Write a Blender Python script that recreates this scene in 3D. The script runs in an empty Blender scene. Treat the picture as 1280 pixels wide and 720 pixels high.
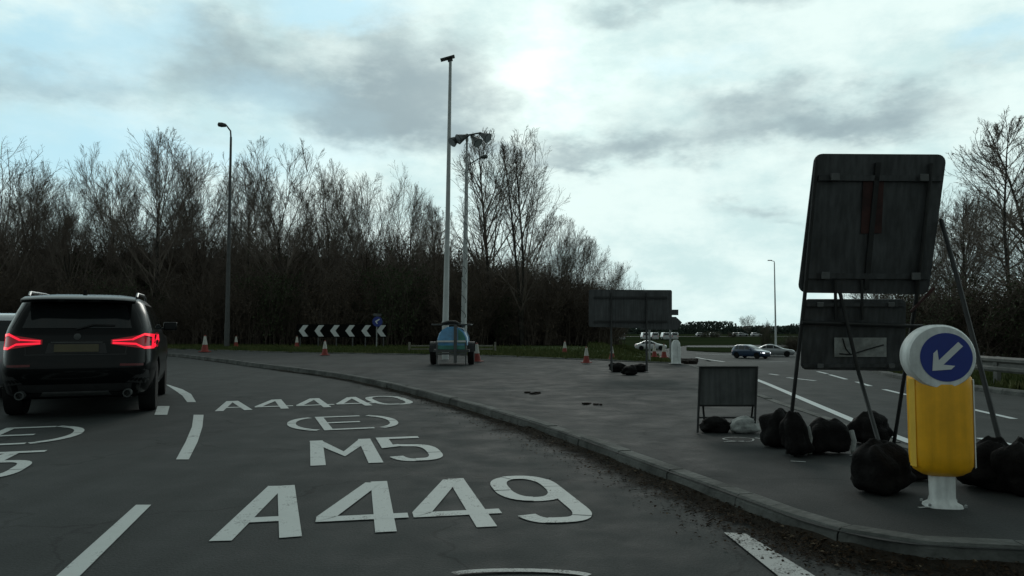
import bpy, bmesh, math, random
from mathutils import Vector, Matrix, noise
from mathutils.geometry import tessellate_polygon
R = math.radians
C = bpy.context.scene.collection
scene = bpy.context.scene
random.seed(7)

# ------------------------------------------------------------------ camera
F, HZ, CH = 950.0, 410.0, 1.2
PITCH = math.atan((HZ-360)/F)
FW = Vector((0, math.cos(PITCH), math.sin(PITCH)))
UP = Vector((0, -math.sin(PITCH), math.cos(PITCH)))
cam = bpy.data.cameras.new('camera'); camo = bpy.data.objects.new('camera', cam)
C.objects.link(camo); scene.camera = camo
camo.location = (0, 0, CH); camo.rotation_euler = (R(90)+PITCH, 0, 0)
cam.sensor_width = 36; cam.lens = 36*F/1280; cam.clip_end = 6000; cam.clip_start = .05

def ray(px, py):
    return Vector(((px-640)/F, 0, 0)) + UP*((360-py)/F) + FW
def G(px, py, z=0.0):                       # survey helper: ground point seen at a spot of the photo
    d = ray(px, py); t = (z-CH)/d.z
    return Vector((d.x*t, d.y*t, z))
def AT(px, py, Y):                          # survey helper: point at ground distance Y
    d = ray(px, py); t = Y/d.y
    return Vector((d.x*t, Y, CH+d.z*t))

def sstep(a, b, x):
    t = min(max((x-a)/(b-a), 0), 1); return t*t*(3-2*t)
def HT(x, y):                               # the land falls away beyond the island on the right
    if y <= 22: return 0.
    if y >= 95: return -2.1
    g = .042*(y-22)**2/12 if y < 28 else .042*(min(y, 75)-25)
    return -g*sstep(.11, .19, x/y)
def GT(px, py, off=0.0):                    # ground point on the falling land
    d = ray(px, py); o = Vector((0, 0, CH)); t = 5.
    while t < 900:
        p = o+d*t
        if p.z <= HT(p.x, p.y)+off: break
        t *= 1.003
    return p
# ------------------------------------------------------------------ materials
def nt_mat(name):
    m = bpy.data.materials.new(name); m.use_nodes = True
    n = m.node_tree.nodes; l = m.node_tree.links
    return m, n, l, n['Principled BSDF']
MC = {}
def mat(name, col, rough=.6, metal=0, var=.25, scale=6., bump=.0, bscale=40., emit=None, spec=.5, coat=0, col2=None):
    if name in MC: return MC[name]
    m, n, l, b = nt_mat(name)
    tc = n.new('ShaderNodeTexCoord')
    nz = n.new('ShaderNodeTexNoise'); nz.inputs['Scale'].default_value = scale; nz.inputs['Detail'].default_value = 6
    nz.inputs['Roughness'].default_value = .65
    l.new(tc.outputs['Object'], nz.inputs['Vector'])
    mx = n.new('ShaderNodeMix'); mx.data_type = 'RGBA'
    mr = n.new('ShaderNodeMapRange'); mr.inputs[1].default_value = .35; mr.inputs[2].default_value = .65
    l.new(nz.outputs['Fac'], mr.inputs[0]); l.new(mr.outputs[0], mx.inputs[0])
    c2 = col2 if col2 else tuple(c*(1+var) for c in col)
    mx.inputs[6].default_value = (*[c*(1-var) for c in col], 1) if not col2 else (*col, 1)
    mx.inputs[7].default_value = (*c2, 1)
    l.new(mx.outputs[2], b.inputs['Base Color'])
    b.inputs['Roughness'].default_value = rough; b.inputs['Metallic'].default_value = metal
    b.inputs['Specular IOR Level'].default_value = spec
    if coat: b.inputs['Coat Weight'].default_value = coat; b.inputs['Coat Roughness'].default_value = .06
    if bump:
        n2 = n.new('ShaderNodeTexNoise'); n2.inputs['Scale'].default_value = bscale; n2.inputs['Detail'].default_value = 4
        l.new(tc.outputs['Object'], n2.inputs['Vector'])
        bp = n.new('ShaderNodeBump'); bp.inputs['Strength'].default_value = bump; bp.inputs['Distance'].default_value = .02
        l.new(n2.outputs['Fac'], bp.inputs['Height']); l.new(bp.outputs[0], b.inputs['Normal'])
    if emit:
        b.inputs['Emission Color'].default_value = (*emit[0], 1); b.inputs['Emission Strength'].default_value = emit[1]
    MC[name] = m
    return m

def asphalt(name, base, warm=(1, 1, 1), patch=.25):
    m, n, l, b = nt_mat(name)
    geo = n.new('ShaderNodeNewGeometry')
    def noise_(scale, det, vec=None, rgh=.6):
        q = n.new('ShaderNodeTexNoise'); q.inputs['Scale'].default_value = scale; q.inputs['Detail'].default_value = det
        q.inputs['Roughness'].default_value = rgh
        l.new(vec or geo.outputs['Position'], q.inputs['Vector']); return q.outputs['Fac']
    def mth(op, a, c):
        q = n.new('ShaderNodeMath'); q.operation = op
        for i, v in enumerate((a, c)):
            if isinstance(v, (int, float)): q.inputs[i].default_value = v
            else: l.new(v, q.inputs[i])
        return q.outputs[0]
    big = noise_(.35, 5); mid = noise_(2.3, 6); fine = noise_(90, 3)
    mp = n.new('ShaderNodeMapping'); mp.inputs['Scale'].default_value = (1.4, .12, 1); mp.inputs['Rotation'].default_value = (0, 0, R(14))
    l.new(geo.outputs['Position'], mp.inputs['Vector'])
    trk = noise_(1.6, 4, mp.outputs[0])
    v = mth('ADD', mth('MULTIPLY', mth('SUBTRACT', big, .5), patch*5), 1.0)
    v = mth('ADD', v, mth('MULTIPLY', mth('SUBTRACT', mid, .5), .7))
    v = mth('ADD', v, mth('MULTIPLY', mth('SUBTRACT', trk, .5), .8))
    v = mth('ADD', v, mth('MULTIPLY', mth('SUBTRACT', fine, .5), 1.5))
    v = mth('MAXIMUM', mth('ADD', v, mth('MULTIPLY', mth('SUBTRACT', noise_(320, 2), .5), 1.2)), .3)
    # cracks / seams
    vo = n.new('ShaderNodeTexVoronoi'); vo.feature = 'DISTANCE_TO_EDGE'; vo.inputs['Scale'].default_value = .45
    ad = n.new('ShaderNodeVectorMath'); ad.operation = 'ADD'
    nn = n.new('ShaderNodeTexNoise'); nn.inputs['Scale'].default_value = 1.5; nn.inputs['Detail'].default_value = 5
    l.new(geo.outputs['Position'], nn.inputs['Vector'])
    l.new(geo.outputs['Position'], ad.inputs[0]); l.new(nn.outputs['Color'], ad.inputs[1]); l.new(ad.outputs[0], vo.inputs['Vector'])
    cr = n.new('ShaderNodeMapRange'); cr.inputs[1].default_value = .0; cr.inputs[2].default_value = .012
    cr.inputs[3].default_value = .62; cr.inputs[4].default_value = 1
    l.new(vo.outputs['Distance'], cr.inputs[0])
    v = mth('MULTIPLY', v, cr.outputs[0])
    sc = n.new('ShaderNodeVectorMath'); sc.operation = 'SCALE'
    sc.inputs[0].default_value = tuple(base*w for w in warm); l.new(v, sc.inputs['Scale'])
    l.new(sc.outputs[0], b.inputs['Base Color'])
    rr = n.new('ShaderNodeMapRange'); rr.inputs[1].default_value = .3; rr.inputs[2].default_value = .7
    rr.inputs[3].default_value = .7; rr.inputs[4].default_value = .92
    l.new(mid, rr.inputs[0]); l.new(rr.outputs[0], b.inputs['Roughness'])
    b.inputs['Specular IOR Level'].default_value = .16
    bp = n.new('ShaderNodeBump'); bp.inputs['Strength'].default_value = .5; bp.inputs['Distance'].default_value = .008
    f2 = noise_(60, 2); l.new(f2, bp.inputs['Height']); l.new(bp.outputs[0], b.inputs['Normal'])
    return m

M_road = asphalt('road_asphalt', .040, (.93, 1.04, 1.03), .10)
M_pad = asphalt('island_asphalt', .041, (.96, 1.02, 1.02), .30)
M_road2 = asphalt('far_asphalt', .055, (.95, 1.02, 1.02), .15)

def paint_mat(name, col, wear=.5, road=.04):
    m, n, l, b = nt_mat(name)
    geo = n.new('ShaderNodeNewGeometry')
    a = n.new('ShaderNodeTexNoise'); a.inputs['Scale'].default_value = 80; a.inputs['Detail'].default_value = 5; a.inputs['Roughness'].default_value = .75
    c = n.new('ShaderNodeTexNoise'); c.inputs['Scale'].default_value = 5; c.inputs['Detail'].default_value = 6; c.inputs['Roughness'].default_value = .7
    for q in (a, c): l.new(geo.outputs['Position'], q.inputs['Vector'])
    s = n.new('ShaderNodeMath'); s.operation = 'ADD'; l.new(a.outputs['Fac'], s.inputs[0]); l.new(c.outputs['Fac'], s.inputs[1])
    mr = n.new('ShaderNodeMapRange'); mr.inputs[1].default_value = 1.5-wear*.55; mr.inputs[2].default_value = 1.62-wear*.5
    l.new(s.outputs[0], mr.inputs[0])
    mx = n.new('ShaderNodeMix'); mx.data_type = 'RGBA'; l.new(mr.outputs[0], mx.inputs[0])
    d2 = n.new('ShaderNodeMix'); d2.data_type = 'RGBA'
    d2.inputs[6].default_value = (*[k*.78 for k in col], 1); d2.inputs[7].default_value = (*[k*1.12 for k in col], 1)
    l.new(c.outputs['Fac'], d2.inputs[0]); l.new(d2.outputs[2], mx.inputs[6])
    mx.inputs[7].default_value = (road, road*1.03, road, 1)
    l.new(mx.outputs[2], b.inputs['Base Color']); b.inputs['Roughness'].default_value = .7
    return m
M_paint = paint_mat('road_paint', (.52, .555, .54), .72)
M_paint_worn = paint_mat('worn_road_paint', (.46, .47, .46), .9)
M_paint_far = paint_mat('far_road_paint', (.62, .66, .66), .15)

M_kerb = mat('kerb_concrete', (.060, .062, .058), .9, col2=(.155, .158, .15), scale=2.2, bump=.8, bscale=22, spec=.2)
M_dirt = mat('gutter_dirt', (.022, .018, .015), .95, var=.5, scale=9, bump=.8, bscale=25, spec=.1)
M_leaf = mat('leaf_litter', (.035, .022, .013), .9, var=.6, scale=3, spec=.1)
M_leaf2 = mat('pale_leaf_litter', (.13, .10, .07), .9, var=.5, scale=3, spec=.1)
M_grass = mat('verge_grass', (.040, .064, .020), .95, col2=(.075, .095, .034), scale=.9, bump=.6, bscale=12, spec=.1)
M_blade = mat('grass_blades', (.045, .070, .022), .9, col2=(.11, .115, .045), scale=.7, spec=.1)
M_field = mat('field_grass', (.018, .028, .013), 1., col2=(.032, .038, .020), scale=.03, spec=.0)
M_soil = mat('wood_floor', (.018, .014, .010), .95, var=.5, scale=1, spec=.1)
M_bark = mat('bark', (.050, .046, .040), .9, var=.5, scale=3, spec=.15)
M_bark_pale = mat('pale_bark', (.13, .125, .11), .9, var=.4, scale=3, spec=.15)
M_twig = mat('twigs', (.185, .155, .132), .9, var=.3, scale=.6, spec=.15)
M_twig_dark = mat('dark_twigs', (.11, .09, .075), .95, var=.4, scale=.6, spec=.1)
M_ivy = mat('ivy_leaves', (.055, .072, .036), .8, var=.5, scale=1.5, spec=.2)
M_brown = mat('brown_leaves', (.095, .072, .054), .9, var=.5, scale=1.5, spec=.1)
M_galv = mat('galvanised_steel', (.30, .31, .31), .5, .55, var=.15, scale=4)
M_rail = mat('weathered_galvanising', (.15, .15, .14), .7, .2, var=.3, scale=3)
M_column = mat('column_paint', (.44, .46, .455), .55, 0, var=.12, scale=3)
M_lampdark = mat('lamp_housing', (.06, .065, .065), .5, .2, var=.2)
M_glass = mat('dark_glass', (.010, .012, .013), .06, 0, var=.1, spec=.6)
M_tyre = mat('tyre_rubber', (.014, .014, .014), .85, var=.2, spec=.2)
M_rim = mat('wheel_rim', (.22, .23, .23), .35, .8, var=.1)
M_plastic = mat('black_plastic', (.014, .014, .015), .6, var=.2)
M_black = mat('black_car_paint', (.003, .0035, .004), .28, .0, var=.1, coat=.28, spec=.08)
M_silver = mat('silver_car_paint', (.34, .35, .36), .3, .4, var=.03, coat=1.)
M_white = mat('white_car_paint', (.62, .63, .64), .35, 0, var=.03, coat=1.)
M_blue = mat('blue_car_paint', (.03, .06, .12), .3, .2, var=.05, coat=1.)
M_tail = mat('lit_tail_lamp', (.25, .005, .01), .2, emit=((1, .012, .04), 1.15), var=.05)
M_taild = mat('red_lens', (.10, .004, .008), .15, emit=((1, .01, .04), .10), var=.05)
M_lens = mat('dull_red_reflector', (.10, .004, .006), .4, var=.1)
M_head = mat('lit_headlamp', (.8, .85, .9), .2, emit=((.9, .95, 1), 2.2), var=.02)
M_headoff = mat('headlamp_glass', (.45, .48, .5), .15, .3, var=.05)
M_plate = mat('yellow_plate', (.06, .05, .02), .5, var=.08)
M_platew = mat('white_plate', (.6, .6, .6), .5, var=.08)
M_signback = mat('sign_back_aluminium', (.055, .058, .060), .5, .15, var=.22, scale=2.5)
def streaky(m, k):
    n = m.node_tree.nodes; l = m.node_tree.links; b = n['Principled BSDF']; src = b.inputs['Base Color'].links[0].from_socket
    tc = n.new('ShaderNodeTexCoord'); mp = n.new('ShaderNodeMapping'); mp.inputs['Scale'].default_value = (16, 16, 1.1); l.new(tc.outputs['Object'], mp.inputs[0])
    q = n.new('ShaderNodeTexNoise'); q.inputs['Scale'].default_value = 1.6; q.inputs['Detail'].default_value = 5; l.new(mp.outputs[0], q.inputs['Vector'])
    r = n.new('ShaderNodeMapRange'); r.inputs[1].default_value = .35; r.inputs[2].default_value = .7; r.inputs[3].default_value = 1+k; r.inputs[4].default_value = 1-k; l.new(q.outputs['Fac'], r.inputs[0])
    v = n.new('ShaderNodeVectorMath'); v.operation = 'SCALE'; l.new(src, v.inputs[0]); l.new(r.outputs[0], v.inputs['Scale']); l.new(v.outputs[0], b.inputs['Base Color'])
streaky(M_signback, .35)
M_signback2 = mat('weathered_sign_back', (.075, .08, .08), .6, .1, var=.25, scale=4)
M_frame = mat('dark_steel_frame', (.025, .026, .026), .55, .3, var=.3, scale=8)
M_rust = mat('rust_stained_steel', (.040, .014, .012), .8, var=.5, scale=6)
M_bag = mat('black_sandbag', (.011, .010, .010), .75, var=.4, scale=12, bump=.5, bscale=45, spec=.06)
M_bagw = mat('white_sandbag', (.34, .35, .34), .8, var=.3, scale=12, bump=.5, bscale=35)
M_orange = mat('cone_red', (.25, .032, .022), .6, var=.2, scale=6)
M_sleeve = mat('cone_sleeve', (.50, .49, .44), .6, var=.2, scale=8)
M_yellow = mat('bollard_yellow', (.86, .42, .008), .45, var=.10, scale=5)
M_yellow2 = mat('bollard_side_yellow', (.82, .50, .05), .45, var=.08, scale=5)
M_wplast = mat('white_plastic', (.66, .68, .67), .5, var=.15, scale=6)
streaky(M_yellow, .10); streaky(M_wplast, .16); streaky(M_signback2, .25)
M_bluesign = mat('blue_sign_face', (.014, .035, .24), .4, var=.08)
M_whitesign = mat('white_sign_face', (.66, .68, .68), .45, var=.06)
M_blacksign = mat('black_sign_face', (.006, .006, .006), .8, var=.1, spec=.08)
M_grey = mat('grey_paint', (.08, .083, .083), .6, var=.2)
M_sticker = mat('pale_sticker', (.27, .28, .27), .6, var=.3, scale=14)
M_canopy = mat('tower_canopy_blue', (.07, .27, .50), .35, var=.25, scale=3, coat=.5)
M_canopyg = mat('tower_panel_green', (.05, .22, .18), .4, var=.25, scale=4, coat=.4)
M_wood = mat('weathered_timber', (.20, .19, .16), .85, var=.3, scale=8)
M_brick = mat('pale_render', (.45, .46, .45), .8, var=.1)

# ------------------------------------------------------------------ mesh helpers
class MB:
    def __init__(s): s.v = []; s.f = []
    def quad(s, a, b, c, d): i = len(s.v); s.v += [a, b, c, d]; s.f.append((i, i+1, i+2, i+3))
    def poly(s, pts, flip=False):
        i = len(s.v); s.v += [Vector(p) for p in pts]
        for t in tessellate_polygon([[Vector(p) for p in pts]]):
            a, b, c = (s.v[i+k] for k in t)
            t = tuple(i+k for k in t)
            up = (b-a).cross(c-a)
            if up.length and abs(up.z) > abs(up.x)+abs(up.y) and (up.z < 0) != flip: t = t[::-1]
            s.f.append(t)
        return s
    def prism(s, pts, off):                  # extrude a planar outline
        n = len(pts); i = len(s.v); off = Vector(off)
        P = [Vector(p) for p in pts]
        s.v += P + [p+off for p in P]
        for t in tessellate_polygon([P]):
            s.f.append(tuple(i+k for k in t)); s.f.append(tuple(i+n+k for k in reversed(t)))
        for k in range(n): s.f.append((i+k, i+(k+1) % n, i+n+(k+1) % n, i+n+k))
        return s
    def box(s, c, d, rot=None):
        c = Vector(c); i = len(s.v)
        for z in (-1, 1):
            for y in (-1, 1):
                for x in (-1, 1):
                    p = Vector((x*d[0]/2, y*d[1]/2, z*d[2]/2))
                    if rot: p = rot @ p
                    s.v.append(c+p)
        s.f += [tuple(i+k for k in q) for q in ((0,2,3,1),(4,5,7,6),(0,1,5,4),(2,6,7,3),(0,4,6,2),(1,3,7,5))]
        return s
    def tube(s, pts, rad, n=8, cap=True):
        pts = [Vector(p) for p in pts]
        if not hasattr(rad, '__len__'): rad = [rad]*len(pts)
        base = len(s.v); up = None
        for k, p in enumerate(pts):
            d = (pts[min(k+1, len(pts)-1)]-pts[max(k-1, 0)])
            if d.length < 1e-9: d = Vector((0, 0, 1))
            d.normalize()
            if up is None:
                up = d.orthogonal().normalized()
            else:
                up = (up - d*up.dot(d))
                up = up.normalized() if up.length > 1e-6 else d.orthogonal().normalized()
            w = d.cross(up)
            for j in range(n):
                a = 2*math.pi*j/n
                s.v.append(p + (up*math.cos(a)+w*math.sin(a))*rad[k])
        for k in range(len(pts)-1):
            for j in range(n):
                a = base+k*n+j; b = base+k*n+(j+1) % n
                s.f.append((a, b, b+n, a+n))
        if cap and n > 3:
            s.f.append(tuple(base+j for j in reversed(range(n))))
            s.f.append(tuple(base+(len(pts)-1)*n+j for j in range(n)))
        return s
    def lathe(s, prof, c=(0, 0, 0), n=24, axis=None):   # prof (r, h) around +z or given matrix
        base = len(s.v); c = Vector(c)
        for r, h in prof:
            for j in range(n):
                a = 2*math.pi*j/n; p = Vector((r*math.cos(a), r*math.sin(a), h))
                if axis: p = axis @ p
                s.v.append(c+p)
        for k in range(len(prof)-1):
            for j in range(n):
                a = base+k*n+j; b = base+k*n+(j+1) % n
                s.f.append((a, b, b+n, a+n))
        s.f.append(tuple(base+j for j in reversed(range(n))))
        s.f.append(tuple(base+(len(prof)-1)*n+j for j in range(n)))
        return s
    def build(s, name, m, parent=None, smooth=False, bevel=0, angle=35):
        me = bpy.data.meshes.new(name); me.from_pydata([tuple(v) for v in s.v], [], s.f); me.update()
        o = bpy.data.objects.new(name, me); C.objects.link(o); me.materials.append(m)
        if parent: o.parent = parent
        if smooth:
            me.shade_smooth(); me.set_sharp_from_angle(angle=R(angle))
        if bevel:
            b = o.modifiers.new('b', 'BEVEL'); b.width = bevel; b.segments = 2; b.limit_method = 'ANGLE'
        return o
def tag(o, label=None, cat=None, group=None, kind=None):
    if label: o['label'] = label
    if cat: o['category'] = cat
    if group: o['group'] = group
    if kind: o['kind'] = kind
    return o
def empty(name, loc=(0, 0, 0), rz=0, label=None, cat=None, group=None):
    o = bpy.data.objects.new(name, None); C.objects.link(o); o.location = loc; o.rotation_euler = (0, 0, rz)
    o.empty_display_size = .2
    return tag(o, label, cat, group)
def copy_tree(o, parent=None):
    c = o.copy(); C.objects.link(c)
    if parent: c.parent = parent
    for ch in list(CH_[o]) if o in CH_ else [x for x in o.children]: copy_tree(ch, c)
    return c
CH_ = {}
def catmull(P, k=8):
    P = [Vector(p) for p in P]; out = []
    for i in range(len(P)-1):
        a = P[max(i-1, 0)]; b = P[i]; c = P[i+1]; d = P[min(i+2, len(P)-1)]
        for j in range(k):
            t = j/k
            out.append(.5*((2*b)+(c-a)*t+(2*a-5*b+4*c-d)*t*t+(3*b-a-3*c+d)*t**3))
    return out+[P[-1]]
def smooth_noise(p, s): return noise.noise(Vector(p)*s)

# ------------------------------------------------------------------ world
SUN_AZ, SUN_EL = R(3), R(24)
w = bpy.data.worlds.new('World'); scene.world = w; w.use_nodes = True
n = w.node_tree.nodes; l = w.node_tree.links; bg = n['Background']
def wm(op, a, b=None, c=None):
    q = n.new('ShaderNodeMath'); q.operation = op
    for i, v in enumerate((a, b, c)):
        if v is None: continue
        if isinstance(v, (int, float)): q.inputs[i].default_value = v
        else: l.new(v, q.inputs[i])
    return q.outputs[0]
sky = n.new('ShaderNodeTexSky'); sky.sky_type = 'NISHITA'; sky.sun_disc = False
sky.sun_elevation = SUN_EL; sky.sun_rotation = SUN_AZ; sky.air_density = 1.0; sky.dust_density = .6
tc = n.new('ShaderNodeTexCoord'); sp = n.new('ShaderNodeSeparateXYZ'); l.new(tc.outputs['Generated'], sp.inputs[0])
az0 = wm('ARCTAN2', sp.outputs[0], sp.outputs[1]); el0 = wm('ARCSINE', sp.outputs[2])
cb = n.new('ShaderNodeCombineXYZ'); l.new(az0, cb.inputs[0]); l.new(wm('MULTIPLY', el0, 2.1), cb.inputs[1])
def wnoise(scale, det, rough=.55, off=0.):
    q = n.new('ShaderNodeTexNoise'); q.inputs['Scale'].default_value = scale; q.inputs['Detail'].default_value = det
    q.inputs['Roughness'].default_value = rough; q.noise_dimensions = '4D'; q.inputs['W'].default_value = off
    l.new(cb.outputs[0], q.inputs['Vector']); return q.outputs['Fac']
dx = wm('MULTIPLY', wm('SUBTRACT', wnoise(7, 5, .6, 1.3), .5), .22)
dy = wm('MULTIPLY', wm('SUBTRACT', wnoise(8, 5, .6, 5.1), .5), .13)
az = wm('ADD', az0, dx); el = wm('ADD', el0, dy)
def blob(px, py, rx, ry, amp):
    d = ray(px, py); A = math.atan2(d.x, d.y); E = math.atan2(d.z, math.hypot(d.x, d.y))
    a = wm('DIVIDE', wm('SUBTRACT', az, A), rx/F); e = wm('DIVIDE', wm('SUBTRACT', el, E), ry/F)
    r2 = wm('ADD', wm('MULTIPLY', a, a), wm('MULTIPLY', e, e))
    return wm('MULTIPLY', wm('EXPONENT', wm('MULTIPLY', r2, -1.0)), amp)
def blobs(L):
    s = None
    for b in L:
        q = blob(*b); s = q if s is None else wm('ADD', s, q)
    return s
grey = blobs([(300, 60, 380, 110, .30), (455, 150, 105, 42, .85), (560, 120, 90, 60, .55), (760, 180, 140, 30, .80), (60, 98, 170, 34, .60), (300, 75, 90, 60, .50), (640, 195, 120, 22, .5), (1060, 150, 150, 30, .75),
              (940, 115, 80, 22, .5), (940, 262, 70, 15, .55), (860, 6, 180, 22, .55), (800, 120, 80, 30, .3), (480, 40, 70, 40, .3), (800, 275, 40, 12, .25), (1000, 285, 60, 10, .4),
              (1250, 70, 60, 20, .3), (160, 10, 120, 20, .3)])
nbig = wnoise(3.2, 8, .58, 9.0); nmid = wnoise(11, 6, .6, 2.2)
g = wm('ADD', grey, wm('ADD', wm('MULTIPLY', wm('SUBTRACT', nbig, .54), 1.5), wm('MULTIPLY', wm('SUBTRACT', nmid, .5), .9)))
gm = n.new('ShaderNodeMapRange'); gm.interpolation_type = 'SMOOTHSTEP'; gm.inputs[1].default_value = .06; gm.inputs[2].default_value = 1.0
l.new(g, gm.inputs[0])
blue = blobs([(180, 150, 330, 90, .22), (420, 8, 90, 24, 1.1), (20, 45, 100, 28, .8), (70, 190, 170, 50, .7), (190, 40, 60, 36, .6), (330, 195, 120, 25, .35), (850, 85, 70, 16, .45), (330, 120, 60, 30, .3), (1265, 42, 40, 20, .7), (700, 250, 120, 40, .1)])
bsum = wm('ADD', blue, wm('MULTIPLY', wm('SUBTRACT', wnoise(4.5, 6, .55, 20.), .56), 1.0))
bm_ = n.new('ShaderNodeMapRange'); bm_.inputs[1].default_value = .05; bm_.inputs[2].default_value = .9; bm_.inputs[4].default_value = .8
l.new(bsum, bm_.inputs[0])
glare = wm('ADD', blob(650, 95, 120, 70, .26), blob(685, 85, 48, 45, .22))
def rgbmix(f, a, b):
    q = n.new('ShaderNodeMix'); q.data_type = 'RGBA'
    if isinstance(f, (int, float)): q.inputs[0].default_value = f
    else: l.new(f, q.inputs[0])
    for i, v in ((6, a), (7, b)):
        if isinstance(v, tuple): q.inputs[i].default_value = (*v, 1)
        else: l.new(v, q.inputs[i])
    return q.outputs[2]
K = 10.
lt = n.new('ShaderNodeMapRange'); lt.interpolation_type = 'SMOOTHSTEP'; lt.inputs[1].default_value = .36; lt.inputs[2].default_value = .62; l.new(wnoise(5.5, 9, .62, 31.), lt.inputs[0])
white = rgbmix(lt.outputs[0], (.63*K, .83*K, .83*K), (.84*K, 1.0*K, .97*K))
cloud = rgbmix(gm.outputs[0], white, (.34*K, .445*K, .48*K))
addg = n.new('ShaderNodeVectorMath'); addg.operation = 'SCALE'; addg.inputs[0].default_value = (.62*K, .62*K, .52*K); l.new(glare, addg.inputs['Scale'])
adv = n.new('ShaderNodeVectorMath'); adv.operation = 'ADD'; l.new(cloud, adv.inputs[0]); l.new(addg.outputs[0], adv.inputs[1])
skm = n.new('ShaderNodeVectorMath'); skm.operation = 'MULTIPLY'; skm.inputs[1].default_value = (.25, .30, .35); l.new(sky.outputs[0], skm.inputs[0])
ska = n.new('ShaderNodeVectorMath'); ska.operation = 'ADD'; ska.inputs[1].default_value = (3.8, 6.2, 6.7); l.new(skm.outputs[0], ska.inputs[0])
final = rgbmix(bm_.outputs[0], adv.outputs[0], ska.outputs[0])
# full strength towards the sun; unseen sky overhead and behind dimmed to darken surfaces
hz_ = wm('SQRT', wm('MAXIMUM', wm('SUBTRACT', 1.0, wm('MULTIPLY', sp.outputs[2], sp.outputs[2])), .0001))
fwd_ = wm('DIVIDE', sp.outputs[1], hz_)
def mrange(v, a, b, c, d):
    q = n.new('ShaderNodeMapRange'); q.interpolation_type = 'SMOOTHSTEP'
    for i, x in enumerate((a, b, c, d)): q.inputs[i+1].default_value = x
    l.new(v, q.inputs[0]); return q.outputs[0]
back_ = mrange(fwd_, -.35, .70, .36, 1.0); high_ = mrange(sp.outputs[2], .42, .75, 1.0, .5)
dim = n.new('ShaderNodeVectorMath'); dim.operation = 'SCALE'; l.new(final, dim.inputs[0]); l.new(wm('MULTIPLY', back_, high_), dim.inputs['Scale'])
final = dim.outputs[0]
l.new(final, bg.inputs['Color']); bg.inputs['Strength'].default_value = .1
sun = bpy.data.lights.new('sun', 'SUN'); sun.energy = .5; sun.angle = R(18); sun.color = (1, .97, .9)
suno = bpy.data.objects.new('sun', sun); C.objects.link(suno)
sd = Vector((math.sin(SUN_AZ)*math.cos(SUN_EL), math.cos(SUN_AZ)*math.cos(SUN_EL), math.sin(SUN_EL)))
suno.rotation_euler = sd.to_track_quat('Z', 'Y').to_euler()
vs = scene.view_settings; vs.view_transform = 'Standard'; vs.look = 'None'; vs.exposure = 0; vs.gamma = 1

# ------------------------------------------------------------------ ground
def sheet(name, pts, m, z, kind='structure', cell=4.):
    o = MB().poly([(p[0], p[1], z) for p in pts]).build(name, m)
    if cell:                                 # drape over the falling land
        bm = bmesh.new(); bm.from_mesh(o.data); bmesh.ops.remove_doubles(bm, verts=bm.verts, dist=1e-4)
        for _ in range(9):
            E = [e for e in bm.edges if e.calc_length() > cell and max(v.co.y for v in e.verts) > 25 and max(v.co.x for v in e.verts) > 3 and min(v.co.y for v in e.verts) < 100]
            if not E: break
            bmesh.ops.bisect_edges(bm, edges=E, cuts=1); bmesh.ops.triangulate(bm, faces=bm.faces[:], quad_method='SHORT_EDGE', ngon_method='BEAUTY')
        for v in bm.verts: v.co.z += HT(v.co.x, v.co.y)
        bm.to_mesh(o.data); bm.free()
    return tag(o, kind=kind)
def grid_sheet(name, xs, ys, m, z):
    mb = MB(); mb.v = [Vector((x, y, z+HT(x, y))) for y in ys for x in xs]; k = len(xs)
    mb.f = [(j*k+i, j*k+i+1, (j+1)*k+i+1, (j+1)*k+i) for j in range(len(ys)-1) for i in range(k-1)]
    return tag(mb.build(name, m), kind='structure')
fx = [2+i*1.0 for i in range(40)]; fy = [22+i*1.25 for i in range(53)]
grid_sheet('ground', [-1500, -300, -70]+fx+[60, 90, 300, 2500], [-400, -25]+fy+[90, 94.9, 95.1, 200, 3000], M_field, -.1)
grid_sheet('road', [-70, -30]+fx+[60, 90], [-25, 0]+fy+[89, 94.9, 96, 150], M_road, 0)

kerb_near = [(-200, 433), (60, 436), (150, 438.5), (215, 442), (262, 447), (310, 453), (360, 459), (415, 466), (467, 475.2), (524, 488), (585, 504), (646, 521.5), (705, 540.5), (765, 562.5), (835, 588), (900, 611.5), (950, 630), (1005, 650), (1060, 664.5), (1113, 674.5), (1180, 681), (1300, 686), (1460, 690)]
kn = catmull([G(*p, .12) for p in kerb_near], 6)
kerb_right = [(1460, 640), (1330, 603), (1280, 590), (1200, 572), (1140, 557), (1090, 541), (1037, 521), (990, 506), (945, 490), (915, 477), (893, 466), (872, 458), (850, 454.5)]
kr = catmull([G(*p, .12) for p in kerb_right], 6)
verge_edge = [(850, 454.5), (810, 452.5), (760, 450.5), (700, 448.5), (640, 446), (590, 444.6), (500, 443), (400, 441.5), (300, 439), (215, 436.6), (120, 434.5), (-200, 431.5)]
ve = catmull([G(*p, .12) for p in verge_edge], 4)
pad = [p for p in kn] + [p for p in kr] + [p for p in ve]
sheet('island', [(p.x, p.y) for p in pad], M_pad, .112)

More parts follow.
